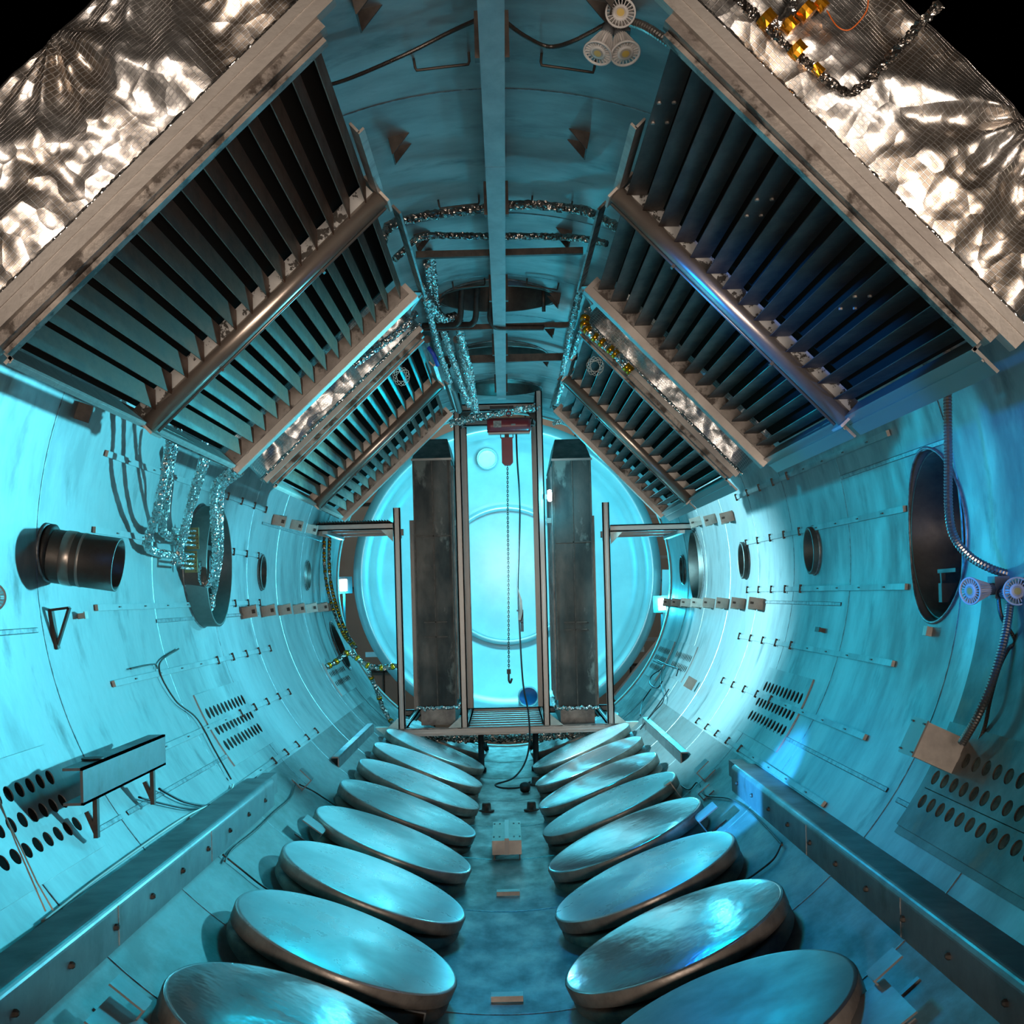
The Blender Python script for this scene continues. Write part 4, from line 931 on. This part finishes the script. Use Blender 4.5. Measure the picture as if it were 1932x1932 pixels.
foil_hose('foil_hose', [at(692, 1258, 15.5), at(703, 1285, 15.6), at(712, 1305, 15.7), at(722, 1335, 15.8), at(736, 1358, 15.8), at(745, 1370, 15.7)], .026, M['foil'], 'foil cable drooping from the thick one down to the frame foot', 'cable', bands=3)
# loose wires on the far right wall
for i, p in enumerate(([(1240, 1246), (1262, 1256), (1278, 1262), (1276, 1275)], [(1248, 1262), (1230, 1275), (1226, 1290), (1240, 1298), (1250, 1285)], [(1262, 1300), (1252, 1315), (1238, 1335), (1210, 1372)], [(1250, 1256), (1246, 1285), (1252, 1320), (1232, 1345), (1208, 1376)], [(1228, 1300), (1212, 1325), (1208, 1350)])):
    T(MB().tube(smooth_path([wall(px, py, .05) for px, py in p]), .007, 6).build('loose_wire', M['black']), '%s loose dark wire on the far right wall near the tank opening' % ORD[i], 'wire', 'loose wires on the far right wall')
fm = frame_at(wp(1277, 1278)[1], wp(1277, 1278)[0]-1.6)
T(MB().box((0, 0, .08), (.12, .012, .10), fm).box((0, .03, .04), (.10, .06, .012), fm).build('box_plate', M['bracket']), 'small beige plate where the loose wires meet on the right wall', 'plate')
fm = frame_at(wp(1271, 1476)[1]-2, wp(1271, 1476)[0]-.7)
t = T(MB().box((0, 0, .16), (.11, .10, .012), fm).box((-.045, 0, .08), (.008, .03, .16), fm).box((.045, 0, .08), (.008, .03, .16), fm).build('sensor_plate', M['bracket']), 'small light plate on two legs at the right edge of the pump covers', 'plate')

# ================================================================== on the floor
t = thing('saddle_plate', (-.02, 10.8, .02), 'square slotted steel saddle plate standing on the middle of the floor', 'plate')
y0, y1, z = 10.36, 11.22, .16
MB().box((-.02, (y0+y1)/2, z), (.23, y1-y0, .010)).build('top_plate', M['bracket'], t)
MB().box((-.02, y0, z-.05), (.23, .010, .11)).build('front_lip', M['beam'], t)
MB().box((-.02, (y0+y1)/2, z+.014), (.034, y1-y0, .016)).box((-.02, y0-.012, z-.04), (.034, .016, .13)).build('rib', M['alu'], t)
for sx in (-.10, .06):
    for sy in (10.52, 11.12): 
        for dx in (0, .045): MB().box((-.02+sx+dx-.002, sy, z+.006), (.014, .05, .004)).build('slot', M['gusset'], t)
for sx in (-.1, .1): MB().box((-.02+sx, (y0+y1)/2, .075), (.008, y1-y0-.1, .15)).build('side_web', M['gusset'], t)
for px, py, wd, lab in ((959, 1690, .16, 'short steel angle bar on the floor centre line, the farther one'), (957, 1890, .165, 'short steel angle bar on the floor centre line, the nearer one')):
    dx, dz = ray(px, py); D = (0.004-CZ)/dz
    T(MB().box((CX+dx*D, D, .015), (wd, .008, .022)).box((CX+dx*D, D+.04, .028), (wd, .08, .008)).build('angle_bar', M['bracket']), lab, 'angle bar')
for i, (px, py, lab) in enumerate(((918, 1531, 'left one of the two dark floor studs beside the pump covers'), (1003, 1529, 'right one of the two dark floor studs beside the pump covers'), (1011, 1480, 'dark floor stud farther back near the frame leg'))):
    dx, dz = ray(px, py); x = CX+dx*(-CZ/dz); zf = R-sqrt(R*R-x*x); D = (zf-CZ)/dz; x = CX+dx*D
    T(MB().lathe([(.075, 0), (.075, .012), (.045, .014), (.042, .07), (.036, .085)], Matrix.Translation((x, D, zf)), 20).build('floor_stud', M['gusset']), lab, 'stud')
def floor_bracket(px, py, lab, w_=.16, h=.13, d=.22, flip=1):
    y, th = wp(px, py); fm = frame_at(th, y)
    MBx = MB().box((0, 0, h), (w_, d, .008), fm).box((flip*w_/2, 0, h/2), (.008, d*.7, h), fm)
    MBx.box((flip*(-w_*.0), 0, .004), (w_*.9, .03, .008), fm)
    T(MBx.build('floor_bracket', M['rail']), lab, 'bracket', 'small open brackets on the floor')
floor_bracket(572, 1585, 'small open bracket on the floor left of the pump covers, at mid depth')
floor_bracket(205, 1925, 'small open bracket at the bottom left next to the nearest pump cover', .16, .13, .12)
floor_bracket(200, 1968, 'low flat bracket cut by the bottom edge at the left', .2, .08, .3)
floor_bracket(1355, 1560, 'small open bracket on the floor right of the pump covers, at mid depth', flip=-1)
floor_bracket(1712, 1868, 'small open bracket at the bottom right under the right rail', .14, .13, .12, -1)
floor_bracket(1690, 1950, 'flat plate bracket at the bottom right corner of the floor', .2, .1, .4, -1)
floor_bracket(1340, 1462, 'small open bracket by the far end of the right rail', .13, .1, .16, -1)
floor_bracket(1338, 1500, 'tiny open bracket just before the right rail end', .11, .07, .10, -1)
floor_bracket(560, 1480, 'small open bracket beyond the left rail end', .12, .11, .12)
floor_bracket(778, 1935, 'bracket tip at the bottom edge left of the floor centre line', .10, .08, .08)
def floor_rod(pts, lab, r=.006, m='gusset', name='floor_rod', cat='rod', off=.02):
    T(MB().tube(smooth_path([wall(px, py, off) for px, py in pts]), r, 6).build(name, M[m]), lab, cat)
floor_rod([(420, 1612), (455, 1640), (490, 1668), (515, 1684)], 'thin rod running from the left rail towards the pump covers')
floor_rod([(424, 1625), (440, 1600), (480, 1568), (520, 1530), (548, 1505), (558, 1480)], 'thin tube running along the foot of the left rail')
floor_rod([(1475, 1590), (1460, 1620), (1430, 1645), (1408, 1660)], 'thin rod running from the right rail towards the pump covers')
floor_rod([(1280, 1478), (1300, 1490), (1316, 1476), (1330, 1500), (1380, 1508), (1430, 1545), (1476, 1594)], 'tube winding along the foot of the right rail')
floor_rod([(565, 1480), (590, 1492), (615, 1508), (640, 1524)], 'thin bent rod behind the pump covers on the left')
floor_rod([(300, 1488), (345, 1512), (385, 1520), (395, 1518)], 'dark cable hanging from the short wall channel', .007, 'black', 'cable', 'cable')
floor_rod([(262, 1504), (310, 1517), (360, 1526), (388, 1520)], 'second dark cable below the short wall channel', .006, 'black', 'cable', 'cable')
floor_rod([(440, 1480), (432, 1496), (400, 1516), (352, 1540), (280, 1588), (180, 1660), (80, 1738)], 'pale cable lying behind the left rail', .006, 'cord', 'cable', 'cable')
# loose ties and coils on the far blankets
for i, (px, py, D, sd) in enumerate(((1122, 693, 8.8, 'second right panel fins'), (758, 712, 9.0, 'second left panel fins'), (1160, 640, 8.7, 'second right blanket'))):
    c_ = at(px, py, D); pts = []
    for k in range(46):
        a = k*.62; rr = .045*(1+.35*sin(k*1.7)); pts.append(c_+V((rr*cos(a), -.04+.01*sin(k), rr*sin(a)*1.05)))
    T(MB().tube(smooth_path(pts, 3), .0013, 5).build('wire_coil', M['cord']), 'small loose coil of pale wire hanging at the %s' % sd, 'wire coil')
pp = [at(1108, 586, 8.7), at(1103, 610, 8.68), at(1113, 628, 8.66), at(1130, 642, 8.66), at(1150, 658, 8.66), at(1165, 672, 8.66), at(1180, 690, 8.66), at(1192, 702, 8.66)]
foil_hose('taped_cable', pp, .026, M['foil'], 'foil cable with amber bands on the blanket of the second right panel', 'cable', bands=9)
foil_hose('foil_hose', [at(783, 590, 8.85), at(770, 610, 8.8), at(745, 632, 8.8), at(720, 650, 8.8), at(690, 672, 8.8), at(665, 690, 8.8)], .024, M['foil'], 'crumpled foil cable on the blanket of the second left panel', 'cable')
T(MB().tube([at(808, 655, 8.9), at(818, 668, 8.9), at(826, 690, 8.95)], .014, 8).build('blue_tape', M['bluetape']), 'piece of blue tape at the top corner of the second left panel', 'tape')

# ================================================================== beyond the opening: parked door, stand, hall
DY = 21.0; dc = at(957, 1084, DY)
t = thing('tank_door', (dc.x, DY, dc.z-2.44), 'huge round dished steel tank door parked beyond the opening', 'tank door')
mD = Matrix.Translation((dc.x, DY, dc.z)) @ Matrix.Rotation(-pi/2, 4, 'X')      # local z points away from the camera
ro = 2.44
MB().lathe([(ro-.26, .02), (ro-.26, .0), (ro-.16, 0), (ro-.15, -.012), (ro-.10, -.012), (ro-.09, 0), (ro, 0), (ro, .14), (ro-.2, .16)], mD, 96, cap=False).build('flange', M['door'], t)
prof = [(ro-.26, .02), (ro-.27, .10), (ro-.34, .22)]
for k in range(1, 15):
    r_ = (ro-.34)*(1-k/15); prof.append((r_, .22+.42*(1-(r_/(ro-.34))**2)))
prof.append((.0001, .64)); MB().lathe(prof, mD, 96, cap=False).build('dished_head', M['door'], t)
MB().lathe([(1.13, .44), (1.13, .40), (1.08, .385), (1.04, .40), (1.04, .50)], mD, 80, cap=False).build('hatch_ring', M['door'], t)
for px, py, nm, mt in ((919, 865, 'upper_port', 'door'), (997, 1315, 'lower_port', 'blue')):
    c_ = at(px, py, DY); mm = Matrix.Translation((c_.x, DY+.08, c_.z)) @ Matrix.Rotation(-pi/2, 4, 'X')
    q = MB().lathe([(.165, .14), (.165, -.10), (.145, -.10), (.145, .14)], mm, 40, cap=False).build(nm, M['door'], t)
    MB().lathe([(.0001, .10), (.145, .10)], mm, 32, cap=False).build('port_glass', M[mt] if mt == 'blue' else M['shell'], q)
# door carriage
cz = dc.z
t = thing('door_carriage', (0, DY+.3, 0), 'white painted carriage with slanted legs carrying the tank door', 'carriage')
for sd, a, c in ((-1, (628, 1190), (775, 1400)), (1, (1262, 1190), (1160, 1320))):
    MB().bar(at(*a, DY+.35), at(*c, DY+.35), .10, .30, (0, 1, 0)).build('slanted_leg', M['stand'], t)
    MB().bar(at(630 if sd < 0 else 1256, 1075, DY-.1), at(640 if sd < 0 else 1252, 1330, DY-.1), .10, .12, (0, 1, 0)).build('upright', M['stand'], t)
MB().bar(at(690, 1235, DY+.6), at(1215, 1225, DY+.6), .1, .08).build('tie_bar', M['stand'], t)
# work lamps (they give the light)
for nm, p, lab, d in (('work_lamp', at(648, 1104, 19.0), 'bright square work lamp with blue glow outside the left edge of the opening', (.30, -.95, 0)), ('work_lamp', at(1249, 1140, 19.0), 'bright work lamp outside the right edge of the opening', (-.3, -.95, 0))):
    t = thing(nm, p, lab, 'lamp')
    m = V(d).normalized().to_track_quat('Z', 'Y').to_matrix().to_4x4(); m.translation = p
    MB().box((0, 0, -.05), (.26, .24, .08), m).build('housing', M['black'], t)
    MB().box((0, 0, .0), (.10, .16, .01), m).build('lamp_glass', M['lens'], t)
    MB().bar(p+V((0, .05, -.1)), V((p.x, p.y+.05, -.70)), .03, .03, (0, 1, 0)).build('lamp_stand', M['black'], t)
p = at(1037, 935, 15.2)
t = thing('work_lamp', p, 'small dazzling lamp clamped to the inner frame post by the right tower box', 'lamp')
MB().lathe([(.0001, -.07), (.022, -.06), (.025, 0), (.022, .06), (.0001, .07)], Matrix.Translation(p), 20).build('lamp_glass', M['lens'], t)
MB().box(p+V((0, .10, 0)), (.03, .16, .05)).box(p+V((-.03, .17, 0)), (.11, .02, .06)).build('lamp_back', M['gusset'], t)
# hall
struct(MB().box((0, 27.0, 4.0), (22, .2, 10)).build('wall_back', M['hall'])); struct(MB().box((0, 22.7, -.75), (22, 9, .1)).build('floor_hall', M['hallfloor']))
b = MB()
for k in range(14): b.box((-6.5+k, 26.88, 4.0), (.03, .03, 10))
for k in range(4): b.box((0, 26.88, .6+k*1.7), (22, .03, .05))
struct(b.build('trim_30', M['gusset']))
for sd in (-1, 1): T(MB().box((sd*3.35, 24.5, 2.6), (.14, .14, 6.4)).build('hall_column', M['redpaint' if sd > 0 else 'yellow']), '%s steel column in the hall behind the parked door' % ('red' if sd > 0 else 'yellow'), 'column')
for k in range(4): T(MB().box((2.9, 24.3, 1.2+k*.75), (1.3, .06, .06)).box((3.36, 24.42, 1.2+k*.75), (.12, .2, .06)).build('hall_rail', M['stand']), '%s horizontal pale rail from the bottom in the hall at right' % ORD[k], 'rail', 'pale rails in the hall at right')

for o in list(bpy.data.objects):
    if '_o' in o: del o['_o']
